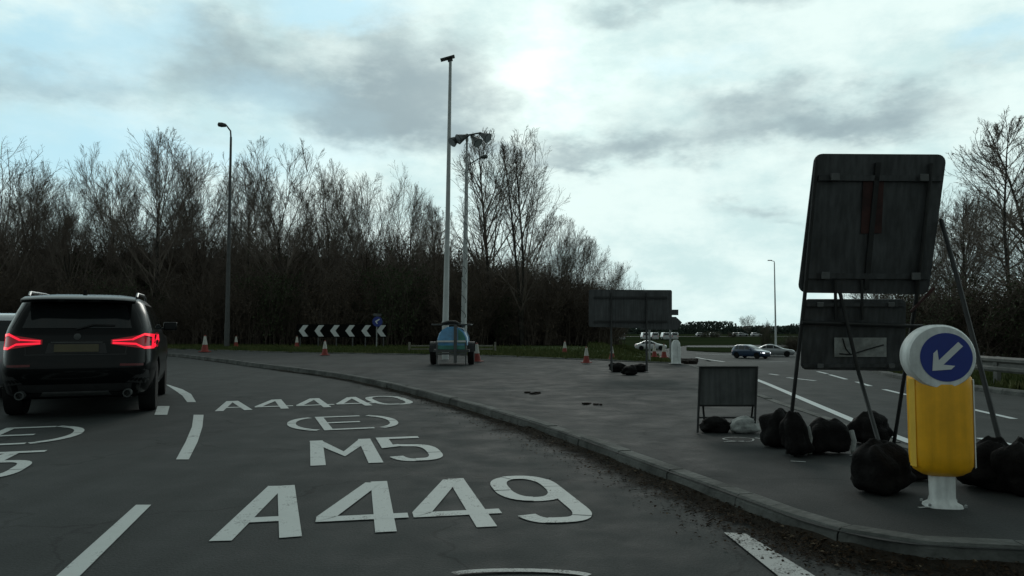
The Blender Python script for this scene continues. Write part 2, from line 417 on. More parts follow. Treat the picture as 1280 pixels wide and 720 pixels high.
def kerb(name, line, side=1, w=.14, top=.124, bot=-.03, stone=.9):
    """kerb stones swept along a line, each stone its own little block"""
    mb = MB(); L = [Vector((p.x, p.y, 0)) for p in line]
    seg = [0]
    for a, b in zip(L, L[1:]): seg.append(seg[-1]+(b-a).length)
    tot = seg[-1]
    def at(s):
        s = min(max(s, 0), tot)
        for i in range(len(seg)-1):
            if s <= seg[i+1]: 
                t = (s-seg[i])/max(seg[i+1]-seg[i], 1e-9); p = L[i].lerp(L[i+1], t); d = (L[i+1]-L[i]).normalized(); return p, d
        return L[-1], (L[-1]-L[-2]).normalized()
    s = 0; rnd = random.Random(3)
    while s < tot-.05:
        e = min(s+stone, tot); j = rnd.uniform(-.006, .006); k = rnd.uniform(-.006, .006)
        rings = []
        for q in (s+.006, (s+e)/2, e-.006):
            p, d = at(q); nrm = Vector((-d.y, d.x, 0))*side
            rings.append([p+nrm*(-.012+j)+Vector((0, 0, bot)), p+nrm*j+Vector((0, 0, top-.03+k)), p+nrm*(.028+j)+Vector((0, 0, top+k)),
                          p+nrm*w+Vector((0, 0, top+k)), p+nrm*w+Vector((0, 0, bot))])
            for v in rings[-1]: v.z += HT(v.x, v.y)
        i = len(mb.v)
        for r in rings: mb.v += r
        for a in range(2):
            for c in range(5):
                mb.f.append((i+a*5+c, i+a*5+(c+1) % 5, i+(a+1)*5+(c+1) % 5, i+(a+1)*5+c))
        mb.f.append(tuple(i+c for c in reversed(range(5)))); mb.f.append(tuple(i+10+c for c in range(5)))
        s = e
    o = mb.build(name, M_kerb, bevel=0); tag(o, kind='structure'); return o
kerb('kerb', kn, 1); kerb('kerb', kr, 1); kerb('kerb', ve, -1, top=.15)

# the grass verge in front of the wood
vb = [Vector((p.x, p.y)) for p in ve]
verge_poly = [(p.x, p.y) for p in vb] + [(-70, vb[-1].y), (-70, 90), (17.5, 90), (12, 61), (8.9, 44), (7.2, 34), (5.9, 26.6)]
sheet('grass_verge', verge_poly, M_grass, .13)
sheet('wood_floor', [(-90, 46), (3, 46), (8, 56), (8, 95), (-90, 95)], M_soil, .15)
# verge on the far side of the opposite carriageway
rv = catmull([(9.6, -5, 0), (9.3, 6, 0), (9.0, 12, 0), (8.9, 16, 0), (9.6, 20, 0), (12, 25, 0), (18, 29, 0), (30, 32.5, 0), (75, 36, 0)], 5)
kerb('kerb', rv, -1, top=.1)
sheet('grass_verge', [(p.x+.12, p.y-.05) for p in rv]+[(75, -5)], M_grass, .09)
# grass strip, kerbs, field and far road beyond the junction
def GTs(L, off=0.): return [GT(px, py, off) for px, py in L]
st = GTs([(858, 438.5), (880, 440.0), (905, 441), (940, 440), (980, 439), (1060, 440), (1200, 444)])
su = GTs([(1200, 437), (1060, 435), (980, 434.5), (905, 435), (858, 434.5)])
sheet('grass_strip', [(p.x, p.y) for p in st+su], M_field, .09, cell=3.)
sheet('field', [(p.x, p.y) for p in GTs([(780, 432), (860, 431.8), (930, 431.5), (1000, 431), (1200, 431)])]+[(300, 120), (300, 280), (-40, 280), (8.5, 94)], M_field, .05, cell=3.)
def slope_line(name, L, wd, m, off):
    P = GTs(L); mb = MB()
    for q in ribbon([(p.x, p.y) for p in P], wd): mb.poly([(c[0], c[1], HT(c[0], c[1])+off) for c in q])
    return tag(mb.build(name, m), kind='structure')
sheet('far_road', [(-20, 286), (400, 296), (400, 306), (-20, 296)], M_road2, .056, cell=0).location.z = -2.1

# ------------------------------------------------------------------ road markings
LZ = .006
def marking(name, polys, m=M_paint, z=LZ):
    mb = MB()
    for k, p in enumerate(polys): mb.poly([(q[0], q[1], z+k*.0006) for q in p])
    return tag(mb.build(name, m), kind='structure')
def ribbon(pts, wid, closed=False):
    """mitred ribbon outline for a 2-D polyline -> list of quads"""
    P = [Vector((p[0], p[1])) for p in pts]; n_ = len(P); Ls = []; Rs = []
    for i in range(n_):
        if closed: a, b, c = P[i-1], P[i], P[(i+1) % n_]
        else: a, b, c = P[max(i-1, 0)], P[i], P[min(i+1, n_-1)]
        d1 = (b-a) if (b-a).length > 1e-9 else (c-b); d2 = (c-b) if (c-b).length > 1e-9 else (b-a)
        d1 = d1.normalized(); d2 = d2.normalized()
        n1 = Vector((-d1.y, d1.x)); n2 = Vector((-d2.y, d2.x)); nm = (n1+n2)
        nm = nm.normalized() if nm.length > .1 else n1
        k = wid/2/max(nm.dot(n1), .45)
        Ls.append(b+nm*k); Rs.append(b-nm*k)
    m_ = n_ if closed else n_-1
    return [(Ls[i], Ls[(i+1) % n_], Rs[(i+1) % n_], Rs[i]) for i in range(m_)]
def arc(cx, cy, rx, ry, a0, a1, k=14): return [(cx+rx*math.cos(R(a0+(a1-a0)*i/k)), cy+ry*math.sin(R(a0+(a1-a0)*i/k))) for i in range(k+1)]
def sarc(cx, cy, rx, ry, a0, a1, k=16, e=2.9):
    out = []
    for i in range(k+1):
        a = R(a0+(a1-a0)*i/k); c, s_ = math.cos(a), math.sin(a)
        out.append((cx+rx*math.copysign(abs(c)**(2/e), c), cy+ry*math.copysign(abs(s_)**(2/e), s_)))
    return out
def glyph(ch, W, H, s):
    """strokes (centre lines) of one road letter, in metres, box W x H, stroke s"""
    h = s/2
    if ch == 'A': return [('o', [(h*.9, 0), (W*.5-h*.55, H-h*.2)]), ('o', [(W-h*.9, 0), (W*.5+h*.55, H-h*.2)]), ('o', [(W*.2, H*.3), (W*.8, H*.3)])]
    if ch == '4': return [('o', [(W*.72, 0), (W*.72, H)]), ('o', [(W, H*.25), (h*.6, H*.25), (h*.6, H*.29), (W*.64, H-h*.8)])]
    if ch == '9': return [('c', sarc(W*.5, H*.70, W*.5-h, H*.30-h, 0, 350, 32, 2.5)), ('o', [(W-h, H*.68)]+sarc(W*.5, H*.27, W*.5-h, H*.27-h, 0, -158, 16))]
    if ch == '0': return [('c', sarc(W*.5, H*.5, W*.5-h, H*.5-h, 0, 352, 44))]
    if ch == 'M': return [('o', [(h, 0), (h, H-h*.6)]), ('o', [(W-h, 0), (W-h, H-h*.6)]), ('o', [(h*.8, H-h*.9), (W*.5, H*.36), (W-h*.8, H-h*.9)])]
    if ch == '5': return [('o', [(W*.86, H-h), (W*.10, H-h), (W*.10, H*.58), (W*.35, H*.62)]+sarc(W*.5, H*.32, W*.5-h, H*.32-h, 75, -160, 18))]
    if ch == 'E': return [('o', [(W, H-h), (h, H-h), (h, h), (W, h)]), ('o', [(h, H*.5), (W*.86, H*.5)])]
    if ch == '(': return [('o', arc(W*1.05, H*.5, W*1.05-h, H*.5-h, 100, 260, 16))]
    if ch == ')': return [('o', arc(-W*.05, H*.5, W*1.05-h, H*.5-h, 80, -80, 16))]
def text_line(origin, rot, H, items, s=.112, shear=0.):
    """items: (char, left px, right px) : photo spots on the letter's left and right extremes"""
    O = G(*origin); a = R(rot)
    u = Vector((math.cos(a), math.sin(a), 0)); v = Vector((-math.sin(a)-shear*0, math.cos(a), 0)).normalized()
    polys = []
    for ch, lp, rp in items:
        x0 = (G(*lp)-O).dot(u); x1 = (G(*rp)-O).dot(u); W = x1-x0
        for kind, pts in glyph(ch, W, H, s):
            for q in ribbon(pts, s, kind == 'c'):
                polys.append([O+u*(x0+p.x)+v*p.y for p in q])
    mb = MB()
    for k, p in enumerate(polys): mb.poly([(q.x, q.y, LZ+(k % 7)*.0005) for q in p])
    o = mb.build('road_marking', M_paint); return tag(o, kind='structure')
text_line((261, 678), 11.5, 1.50, s=.125, items=[('A', (262, 678), (376, 672)), ('4', (400, 651), (510, 645)), ('4', (521, 644), (628, 643)), ('9', (611, 606), (746, 645))])
text_line((388, 583), 15, 1.55, s=.13, items=[('M', (388, 583), (480, 580)), ('5', (474, 553), (557, 571))])
text_line((400, 539), 19, 1.42, [('(', (358, 529), (402, 538)), ('E', (405, 538), (470, 537)), (')', (468, 530), (502, 530))], s=.105)
text_line((269, 514.5), 21, 1.55, [('A', (269, 514.5), (315, 512)), ('4', (321, 510.5), (368, 509.5)), ('4', (374, 509), (421, 508)), ('4', (426, 508), (473, 506.5)), ('0', (466, 504), (521, 504))], s=.115)
text_line((-60, 560), 20, 1.55, [('(', (-125, 552), (-85, 558)), ('E', (-52, 562), (30, 556)), (')', (24, 558), (104, 541))], s=.105)
text_line((-120, 606), 18, 1.5, [('M', (-150, 606), (-45, 602)), ('5', (-56, 585), (22, 592))], s=.112)

def px_poly(pts, z=0): return [G(*p, z) for p in pts]
marking('lane_line', [px_poly([(170, 632), (189, 632), (101, 720), (20, 800), (-25, 800), (72, 720)])])
marking('lane_line', [px_poly([(242, 519), (254.5, 519), (253, 534), (247, 553), (236, 575), (220, 575), (232, 553), (240, 534)])])
marking('lane_line', [px_poly([(207.5, 481), (211, 481.4), (228, 487), (239, 493), (245, 503), (234, 503), (228, 495), (219, 488.5)])])
marking('lane_line', [px_poly([(197, 508), (212, 508), (209, 519), (193, 519)])])
marking('edge_line', [px_poly([(905, 667.5), (932, 669), (1015, 720), (1120, 790), (1050, 800), (970, 720)])], M_paint_worn, .010)
arcp = arc(0, 0, 1, 1, 12, 168, 14)
marking('road_marking', [[G(652+82*p[0]*k, 716+q-2.5*p[1]) for p, k, q in ()] or [Vector((p.x, p.y)) for p in qd] for qd in
        ribbon([(G(652+86*x, 722-7*y).x, G(652+86*x, 722-7*y).y) for x, y in arcp], .05)], M_paint_worn)
# opposite carriageway
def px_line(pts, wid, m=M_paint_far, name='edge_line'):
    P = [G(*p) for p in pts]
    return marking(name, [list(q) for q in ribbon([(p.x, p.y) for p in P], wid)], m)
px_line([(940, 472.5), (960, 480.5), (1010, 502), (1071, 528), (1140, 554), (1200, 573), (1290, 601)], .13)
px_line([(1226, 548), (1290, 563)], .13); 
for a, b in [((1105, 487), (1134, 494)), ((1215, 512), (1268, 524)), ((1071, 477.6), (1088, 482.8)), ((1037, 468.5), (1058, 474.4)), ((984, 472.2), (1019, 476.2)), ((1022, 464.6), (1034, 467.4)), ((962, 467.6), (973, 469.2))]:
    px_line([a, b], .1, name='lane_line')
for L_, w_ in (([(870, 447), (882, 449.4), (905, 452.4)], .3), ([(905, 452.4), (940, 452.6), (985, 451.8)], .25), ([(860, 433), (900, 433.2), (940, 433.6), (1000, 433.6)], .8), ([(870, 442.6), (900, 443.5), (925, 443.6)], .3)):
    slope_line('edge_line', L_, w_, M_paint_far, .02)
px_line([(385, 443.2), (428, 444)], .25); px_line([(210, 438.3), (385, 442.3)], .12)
# survey spray marks on the island
def ring_mark(px, py, r, wid):
    c = G(px, py, .118); pts = [(c.x+r*math.cos(a*.35)*(1+.1*math.sin(a)), c.y+r*math.sin(a*.35)) for a in range(18)]
    o = MB(); [o.poly([(q.x, q.y, .117) for q in qd]) for qd in ribbon(pts, wid, True)]
    tag(o.build('spray_mark', M_paint_worn), kind='structure')
ring_mark(924, 549, .14, .018)
for a, b in [((944, 547), (975, 552)), ((905, 552), (930, 551)), ((988, 576), (1007, 577)), ((1062, 569), (1082, 571)), ((1148, 634), (1166, 633))]:
    P = [G(*a, .118), G(*b, .118)]
    tag(MB().poly([(q.x, q.y, .117) for q in ribbon([(p.x, p.y) for p in P], .025)[0]]).build('spray_mark', M_paint_worn), kind='structure')

# gutter dirt and leaf litter along the near kerb
near = [Vector((p.x, p.y, 0)) for p in kn]; rnd = random.Random(5)
fine = catmull(near, 3)
m_d, n_, l_, b_ = nt_mat('gutter_silt')
b_.inputs['Roughness'].default_value = .95; b_.inputs['Specular IOR Level'].default_value = .08
g_ = n_.new('ShaderNodeNewGeometry'); at_ = n_.new('ShaderNodeAttribute'); at_.attribute_name = 'cover'
def nz_(sc, det=6):
    q = n_.new('ShaderNodeTexNoise'); q.inputs['Scale'].default_value = sc; q.inputs['Detail'].default_value = det; q.inputs['Roughness'].default_value = .7
    l_.new(g_.outputs['Position'], q.inputs['Vector']); return q.outputs['Fac']
def ma_(op, a, c):
    q = n_.new('ShaderNodeMath'); q.operation = op
    for i, v in enumerate((a, c)):
        if isinstance(v, (int, float)): q.inputs[i].default_value = v
        else: l_.new(v, q.inputs[i])
    return q.outputs[0]
cov = ma_('ADD', at_.outputs['Fac'], ma_('ADD', ma_('MULTIPLY', ma_('SUBTRACT', nz_(3.5), .5), 1.1), ma_('MULTIPLY', ma_('SUBTRACT', nz_(38), .5), 1.0)))
mr_ = n_.new('ShaderNodeMapRange'); mr_.inputs[1].default_value = .30; mr_.inputs[2].default_value = .72; l_.new(cov, mr_.inputs[0])
cm_ = n_.new('ShaderNodeMix'); cm_.data_type = 'RGBA'; cm_.inputs[6].default_value = (.020, .017, .014, 1); cm_.inputs[7].default_value = (.060, .048, .038, 1)
l_.new(nz_(17), cm_.inputs[0]); l_.new(cm_.outputs[2], b_.inputs['Base Color'])
tb_ = n_.new('ShaderNodeBsdfTransparent'); ms_ = n_.new('ShaderNodeMixShader'); l_.new(mr_.outputs[0], ms_.inputs[0]); l_.new(tb_.outputs[0], ms_.inputs[1]); l_.new(b_.outputs[0], ms_.inputs[2])
l_.new(ms_.outputs[0], n_['Material Output'].inputs['Surface'])
bp_ = n_.new('ShaderNodeBump'); bp_.inputs['Strength'].default_value = .8; bp_.inputs['Distance'].default_value = .015; l_.new(nz_(30), bp_.inputs['Height']); l_.new(bp_.outputs[0], b_.inputs['Normal'])
mb = MB(); cov_ = []; NS = 7
for i, p in enumerate(fine):
    d = (fine[min(i+1, len(fine)-1)]-fine[max(i-1, 0)]).normalized(); nr = Vector((d.y, -d.x, 0))
    wd = (.72 if p.y < 12 else .5)*(1+.5*smooth_noise(p, .6)); hh = (.055 if p.y < 9 else .03)*(1+.6*smooth_noise(p, 1.3))
    if p.y > 22: wd *= .5
    for k in range(NS):
        u = k/(NS-1); mb.v.append(p+nr*(wd*u**1.3-.015)+Vector((0, 0, .004+hh*max(0, 1-u*3.2)**1.5))); cov_.append((1-u)**1.25*1.0-.17)
for i in range(len(fine)-1):
    for k in range(NS-1): mb.f.append((i*NS+k, i*NS+k+1, (i+1)*NS+k+1, (i+1)*NS+k))
o = mb.build('gutter_dirt', m_d); att = o.data.attributes.new('cover', 'FLOAT', 'POINT'); att.data.foreach_set('value', cov_)
tag(o, 'dark brown silt lying in the gutter along the island kerb', 'dirt', kind='stuff')
def litter(name, m, count, seed, spread, size, label):
    mb = MB(); rnd = random.Random(seed)
    for _ in range(count):
        i = rnd.randrange(1, len(fine)-1); p = fine[i].lerp(fine[i+1], rnd.random())
        if p.y > 16: continue
        d = (fine[i+1]-fine[i-1]).normalized(); nr = Vector((d.y, -d.x, 0))
        q = p+nr*(abs(rnd.gauss(0, spread))+.01)
        s = size*rnd.uniform(.4, 1.5); a = rnd.uniform(0, 6.28); e = Vector((math.cos(a), math.sin(a), rnd.uniform(-.2, .4)))*s
        f = Vector((-math.sin(a), math.cos(a), rnd.uniform(-.2, .4)))*s*rnd.uniform(.3, .8); q = q+Vector((0, 0, .010+.05*max(0, 1-(q-p).length/.2)**1.5))
        mb.v += [q-e, q-f*.8+Vector((0, 0, s*.2)), q+e, q+f+Vector((0, 0, s*.3))]; k = len(mb.v); mb.f.append((k-4, k-3, k-2, k-1))
    tag(mb.build(name, m), label, 'leaf litter', kind='stuff')
litter('leaf_litter', M_leaf, 7000, 1, .20, .011, 'rotting brown leaves and grit strewn along the kerb')
litter('leaf_litter', M_leaf2, 500, 2, .30, .011, 'scattered pale dry leaves and chips beside the kerb')
mb = MB(); rnd = random.Random(9)
for px, py in [(668, 491), (672, 492), (742, 505)]:
    c = G(px, py, .12)
    for k in range(4):
        q = c+Vector((rnd.uniform(-.12, .12), rnd.uniform(-.12, .12), 0)); s = rnd.uniform(.02, .05)
        mb.box(q+Vector((0, 0, s*.2)), (s*2, s*1.3, s*.5), Matrix.Rotation(rnd.uniform(0, 3), 3, 'Z'))
tag(mb.build('loose_grit', M_dirt), 'dark crumbs of debris lying on the island surface', 'debris', kind='stuff')

# grass blades on the verges 
def blades(name, region, count, seed, hgt, label, zb=.13):
    mb = MB(); rnd = random.Random(seed); k = 0
    for _ in range(count):
        p = region(rnd)
        if p is None: continue
        h_ = hgt*rnd.uniform(.4, 1.3); a = rnd.uniform(0, 6.28); wv = h_*.28
        b = Vector((p[0], p[1], zb+HT(p[0], p[1]))); e = Vector((math.cos(a)*wv, math.sin(a)*wv, 0))
        t = b+Vector((rnd.uniform(-.4, .4)*h_, rnd.uniform(-.4, .4)*h_, h_))
        i = len(mb.v); mb.v += [b-e, b+e, t]; mb.f.append((i, i+1, i+2))
    tag(mb.build(name, M_blade), label, 'grass', kind='stuff')
def reg1(r):
    x = r.uniform(-32, 8.3); 
    ye = min((abs(p.x-x), p.y) for p in vb)[1]
    y = ye+.2+abs(r.gauss(0, 6))
    return (x, y) if y < 56 and x < .222*y-.1 else None
def reg3(r):
    y = 34+56*math.sqrt(r.random())
    return (y*r.uniform(.10, .192), y)
blades('grass', reg3, 26000, 6, .20, 'longer green grass on the bank beneath the wide sign back')
blades('grass', reg1, 42000, 3, .11, 'rough short grass on the verge in front of the wood')
def reg2(r):
    y = r.uniform(9, 32); xe = min((abs(p.y-y), p.x) for p in rv)[1]
    return (xe+.2+abs(r.gauss(0, 2.5)), y)
blades('grass', reg2, 16000, 4, .14, 'rough dark grass on the verge behind the crash barrier', .09)

# ------------------------------------------------------------------ trees
def rnd_dir(rnd, d, ang):
    o = d.orthogonal().normalized(); o.rotate(Matrix.Rotation(rnd.uniform(0, 6.283), 3, d))
    return (d*math.cos(ang)+o*math.sin(ang)).normalized()
def gen_tree(seed, H, env=(.36, .58, .42), trunk=.6, leaders=1, n1=16, n2=10, n3=9, n4=4, a1=(58, 16), ang=(0, 30, 32, 30), start=.14, r0=.17, tw=.0075,
             trop=(.0, .05, .07, .06, .04), wig=(.03, .06, .09, .11, .12), l2=.5, l3=.42, l4=.5, lean=0.):
    """bare tree: trunk, boughs that reach for a domed crown outline, then three orders of twigs; env = crown radius, centre height, half height (shares of H)"""
    rnd = random.Random(seed); tr = MB(); cr = MB(); sides = (8, 5, 4, 3, 3); segs = (9, 7, 4, 3, 2); nn = (n1, n2, n3, n4, 0)
    rmin = (.03, .018, .012, tw, tw*.75); er, ec, eh = env[0]*H, env[1]*H, env[2]*H
    lob = [(rnd.uniform(0, 6.28), rnd.uniform(.0, .16)) for _ in range(5)]
    def reach(p, d):
        q = Vector(((p.x-lean*p.z)/er, p.y/er, (p.z-ec)/eh)); e = Vector((d.x/er, d.y/er, d.z/eh)); a_, b_, c_ = e.dot(e), q.dot(e), q.dot(q)-1
        D = b_*b_-a_*c_
        if D < 0: return 0.
        t = max((-b_+math.sqrt(D))/a_, 0); az_ = math.atan2(d.y, d.x)
        return t*(1-sum(w_*max(0, math.cos(az_*(k+1)+f)) for k, (f, w_) in enumerate(lob))*.5)
    def grow(p, d, L, r, lev):
        ns = segs[lev]; pts = [p.copy()]; ds = [d.copy()]; rr = [r]; wg = wig[lev]
        for k in range(ns):
            d = (d + Vector((rnd.gauss(0, wg)+(lean*.12 if lev == 0 else 0), rnd.gauss(0, wg), rnd.gauss(0, wg)*.6+trop[lev]))).normalized()
            p = p + d*(L/ns); pts.append(p.copy()); ds.append(d.copy()); rr.append(max(r*(1-(k+1)/ns*(.7 if lev == 0 and trunk < .8 else .85)), rmin[lev]*.8))
        (tr if lev == 0 else cr).tube(pts, rr, sides[lev], False)
        n_ = nn[lev]
        for j in range(n_):
            st_ = start/trunk if lev == 0 else .12
            u = (j+rnd.random())/n_; t = st_+(1-st_)*u; q = min(t*ns, ns-.001); i = int(q)
            pp = pts[i].lerp(pts[i+1], q-i); dd = ds[min(i+1, ns)]
            if lev == 0:
                an = (a1[0]+(a1[1]-a1[0])*u)*rnd.uniform(.7, 1.25); d2 = rnd_dir(rnd, dd, R(an)); cl = reach(pp, (d2+Vector((0, 0, .18))).normalized())*rnd.uniform(.82, 1.03)
                if cl < .4: continue
            else:
                d2 = rnd_dir(rnd, dd, R(ang[lev]*rnd.uniform(.6, 1.35))); cl = L*(l2, l3, l4)[lev-1]*(1.15-.6*t)*rnd.uniform(.7, 1.25)
                cl = min(cl, max(reach(pp, d2)*1.12, .25))
            grow(pp, d2, cl, max(rr[i]*(.5 if lev else .55), rmin[lev+1]), lev+1)
    for q in range(leaders):
        a = rnd.uniform(0, 6.28); sp_ = 0 if leaders == 1 else .10+.10*rnd.random()
        d = Vector((math.cos(a+q*2.4)*sp_+lean, math.sin(a+q*2.4)*sp_*.6, 1)).normalized()
        grow(Vector((math.cos(a+q*2.4)*.15*(leaders > 1), 0, -.15)), d, H*trunk, r0/(leaders**.4), 0)
    return tr, cr
protos = {}
def proto(key, m_tr, m_cr, **kw):
    tr, cr = gen_tree(**kw)
    zs = max(v.z for v in cr.v)
    a = tr.build('trunk', m_tr); b = cr.build('crown', m_cr)
    C.objects.unlink(a); C.objects.unlink(b)
    protos[key] = (a, b, zs)
FK = dict(H=14)
proto('fan0', M_bark, M_twig, seed=11, env=(.38, .56, .44), trunk=.55, n1=18, n2=10, n3=9, n4=5, r0=.17, **FK)
proto('fan1', M_bark, M_twig, seed=12, env=(.34, .58, .42), trunk=.62, n1=18, n2=10, n3=9, n4=5, r0=.16, **FK)
proto('fan2', M_bark, M_twig, seed=13, env=(.32, .55, .45), trunk=.70, n1=20, n2=9, n3=9, n4=5, r0=.16, **FK)
proto('fan3', M_bark, M_twig, seed=14, env=(.40, .58, .42), trunk=.50, leaders=2, n1=10, n2=10, n3=9, n4=5, a1=(50, 14), r0=.18, **FK)
proto('tall0', M_bark, M_twig, seed=21, env=(.24, .56, .45), trunk=.93, n1=34, n2=8, n3=7, n4=4, a1=(48, 24), r0=.16, trop=(0, .09, .05, .01, -.04), **FK)
proto('tall1', M_bark, M_twig, seed=25, env=(.27, .56, .45), trunk=.90, leaders=2, n1=19, n2=8, n3=7, n4=4, a1=(46, 22), r0=.17, trop=(0, .09, .05, .01, -.04), **FK)
proto('side', M_bark, M_twig, seed=31, env=(.25, .52, .50), trunk=.97, n1=56, n2=9, n3=6, n4=4, a1=(80, 40), start=.05, r0=.13, tw=.006, trop=(0, .035, .03, .02, .0), l2=.4, **FK)
proto('low', M_bark, M_twig, seed=41, env=(.50, .52, .48), trunk=.6, leaders=3, n1=8, n2=9, n3=8, n4=5, a1=(62, 20), start=.05, r0=.15, lean=.06, **FK)

def plant(key, x, y, H, rz=0., sx=1., name='bare_tree', label=None, group=None, cat='tree', z=.12):
    a, b, zs = protos[key]; s = H/zs
    e = empty(name, (x, y, z+HT(x, y)), rz, label, cat, group); e.scale = (s*sx, s*sx, s)
    for o in (a, b):
        c = o.copy(); C.objects.link(c); c.parent = e
    return e
def gen_bush(seed, H, Wd, stems, leaves, m_l, dens=5, tw=.008):
    rnd = random.Random(seed); st = MB(); fo = MB()
    for s in range(stems):
        a = rnd.uniform(0, 6.283); r = Wd*.35*math.sqrt(rnd.random()); p = Vector((r*math.cos(a), r*math.sin(a), -.1))
        d = Vector((math.cos(a)*.3*rnd.random()*Wd/H, math.sin(a)*.3*rnd.random()*Wd/H, 1)).normalized(); L = H*rnd.uniform(.6, 1)
        pts = [p]; ns = 5
        for k in range(ns):
            d = (d+Vector((rnd.gauss(0, .14), rnd.gauss(0, .14), .03))).normalized(); pts.append(pts[-1]+d*L/ns)
        st.tube(pts, [.03*(1-.75*i/ns) for i in range(ns+1)], 4, False)
        for j in range(dens*3):
            t = rnd.uniform(.1, 1)*ns; i = min(int(t), ns-1); q = pts[i].lerp(pts[i+1], t-i)
            dd = rnd_dir(rnd, d, R(rnd.uniform(25, 75))); dd.z += .3; l2 = L*rnd.uniform(.12, .3)
            e = q+dd*l2; st.tube([q, q.lerp(e, .5)+Vector((rnd.gauss(0, .04),)*3), e], [.014, .01, .007], 3, False)
            for k in range(4):
                f = q.lerp(e, rnd.uniform(.3, 1)); d3 = rnd_dir(rnd, dd.normalized(), R(rnd.uniform(20, 60))); st.tube([f, f+d3*l2*rnd.uniform(.3, .6)], [tw, tw*.7], 3, False)
    tops = [v for v in st.v]
    for _ in range(leaves):
        v = rnd.choice(tops)
        if v.z > H*.92 and rnd.random() < .8: continue
        q = v+Vector((rnd.gauss(0, .12), rnd.gauss(0, .12), rnd.gauss(0, .12))); q.z = max(q.z, .02); s = rnd.uniform(.03, .085)
        e = rnd_dir(rnd, Vector((0, 0, 1)), rnd.uniform(0, 3))*s; f = e.orthogonal().normalized()*s*.7
        i = len(fo.v); fo.v += [q-e, q-f, q+e, q+f]; fo.f.append((i, i+1, i+2, i+3))
    return st, fo
bushes = {}
def bproto(key, m_s, m_l, **kw):
    st, fo = gen_bush(m_l=m_l, **kw); a = st.build('stems', m_s); b = fo.build('foliage', m_l)
    C.objects.unlink(a); C.objects.unlink(b); bushes[key] = (a, b, kw['H'])
bproto('b0', M_twig_dark, M_brown, seed=51, H=5, Wd=5, stems=50, leaves=5200, dens=5)
bproto('b1', M_twig_dark, M_ivy, seed=52, H=5, Wd=4.5, stems=44, leaves=6000, dens=5)
bproto('b2', M_twig_dark, M_brown, seed=53, H=5, Wd=5.5, stems=70, leaves=2600, dens=6)
def bush(key, x, y, H, rz, sx, label, group, name='bush', z=.1):
    a, b, h0 = bushes[key]; s = H/h0; e = empty(name, (x, y, z+HT(x, y)), rz, label, 'bush', group); e.scale = (s*sx, s*sx, s)
    for o in (a, b):
        c = o.copy(); C.objects.link(c); c.parent = e
    return e

def spot(px, Y): return (px-640)/F*Y
def hgt(py, Y): return AT(640, py, Y).z-.1
WG = 'bare trees of the wood behind the verge'
main = [  # px, top py, distance, proto, rz, width scale, label
 (8, 172, 52, 'tall1', .4, 1.25, 'tall bare tree at the far left edge of the wood'),
 (38, 196, 55, 'fan2', 2.2, .8, 'bare tree just right of the leftmost tree of the wood'),
 (96, 205, 54, 'fan3', 1.1, .75, 'shorter bare tree above the roof of the black car'),
 (138, 178, 57, 'fan0', .3, .9, 'bare fan shaped tree left of the tallest crown in the left wood'),
 (192, 160, 52, 'fan1', 2.0, 1.0, 'tallest bare fan shaped tree between black car and left street lamp'),
 (238, 176, 56, 'fan3', 3.3, .85, 'bare tree just left of the left street lamp'),
 (308, 196, 54, 'fan2', 4.4, .75, 'narrow bare tree just right of the left street lamp'),
 (355, 174, 51, 'fan0', 2.6, 1.0, 'wide bare tree with round crown above the cones left of the chevron board'),
 (412, 200, 55, 'fan1', 5.2, .85, 'bare tree standing behind the left end of the chevron board'),
 (470, 200, 51, 'fan3', .9, .9, 'bare tree standing behind the right end of the chevron board'),
 (512, 226, 55, 'fan2', 3.0, .8, 'lower bare tree midway between chevron board and tall pale column'),
 (545, 252, 52, 'tall0', 1.0, .9, 'small bare tree immediately left of the tall pale column'),
 (614, 162, 50, 'tall0', 2.4, 1.0, 'slender tall bare tree immediately right of the floodlight mast'),
 (652, 157, 47, 'tall1', 1.7, .9, 'tallest bare tree of the pair right of the floodlight mast'),
 (690, 262, 49, 'fan3', 3.9, .85, 'mid height bare tree right of the tall pair by the mast'),
 (728, 292, 50, 'low', .6, .95, 'low leaning bare tree left of the large sign back'),
 (768, 318, 53, 'low', 2.8, .8, 'lowest bare tree at the right end of the wood above the large sign back'),
]
for px, py, Y, key, rz, sx, lab in main:
    plant(key, spot(px, Y), Y, hgt(py, Y), rz, sx, label=lab, group=WG)
rnd = random.Random(77); keys = ['fan0', 'fan1', 'fan2', 'fan3', 'tall0', 'tall1']
top_line = [(-120, 215), (0, 225), (55, 262), (100, 245), (180, 225), (260, 235), (360, 235), (440, 250), (540, 280), (620, 270), (690, 305), (740, 330), (790, 348)]
def topy(px):
    for (a, ya), (b, yb) in zip(top_line, top_line[1:]):
        if a <= px <= b: return ya+(yb-ya)*(px-a)/(b-a)
    return 300
for i in range(40):
    px = -110+i*21.8+rnd.uniform(-8, 8); Y = rnd.uniform(58, 72)
    plant(rnd.choice(keys) if px < 700 else 'low', spot(px, Y), Y, hgt(topy(px)+rnd.uniform(4, 62), Y), rnd.uniform(0, 6), rnd.uniform(.75, 1.05),
          label='bare tree in the dense back rows of the left wood', group='bare trees in the back rows of the wood')
for i in range(62):
    px = -90+i*13.7+rnd.uniform(-6, 6); Y = rnd.uniform(47, 51) if i % 2 else rnd.uniform(51, 57)
    ty = rnd.uniform(325, 385) if px < 700 else rnd.uniform(355, 385)
    bush(rnd.choice(['b0', 'b1', 'b2']), spot(px, Y), Y, hgt(ty, Y), rnd.uniform(0, 6), rnd.uniform(.75, 1.05)*(1 if px < 700 else 1.3),
         'dark bush in the undergrowth along the front of the left wood', 'bushes along the front of the wood')
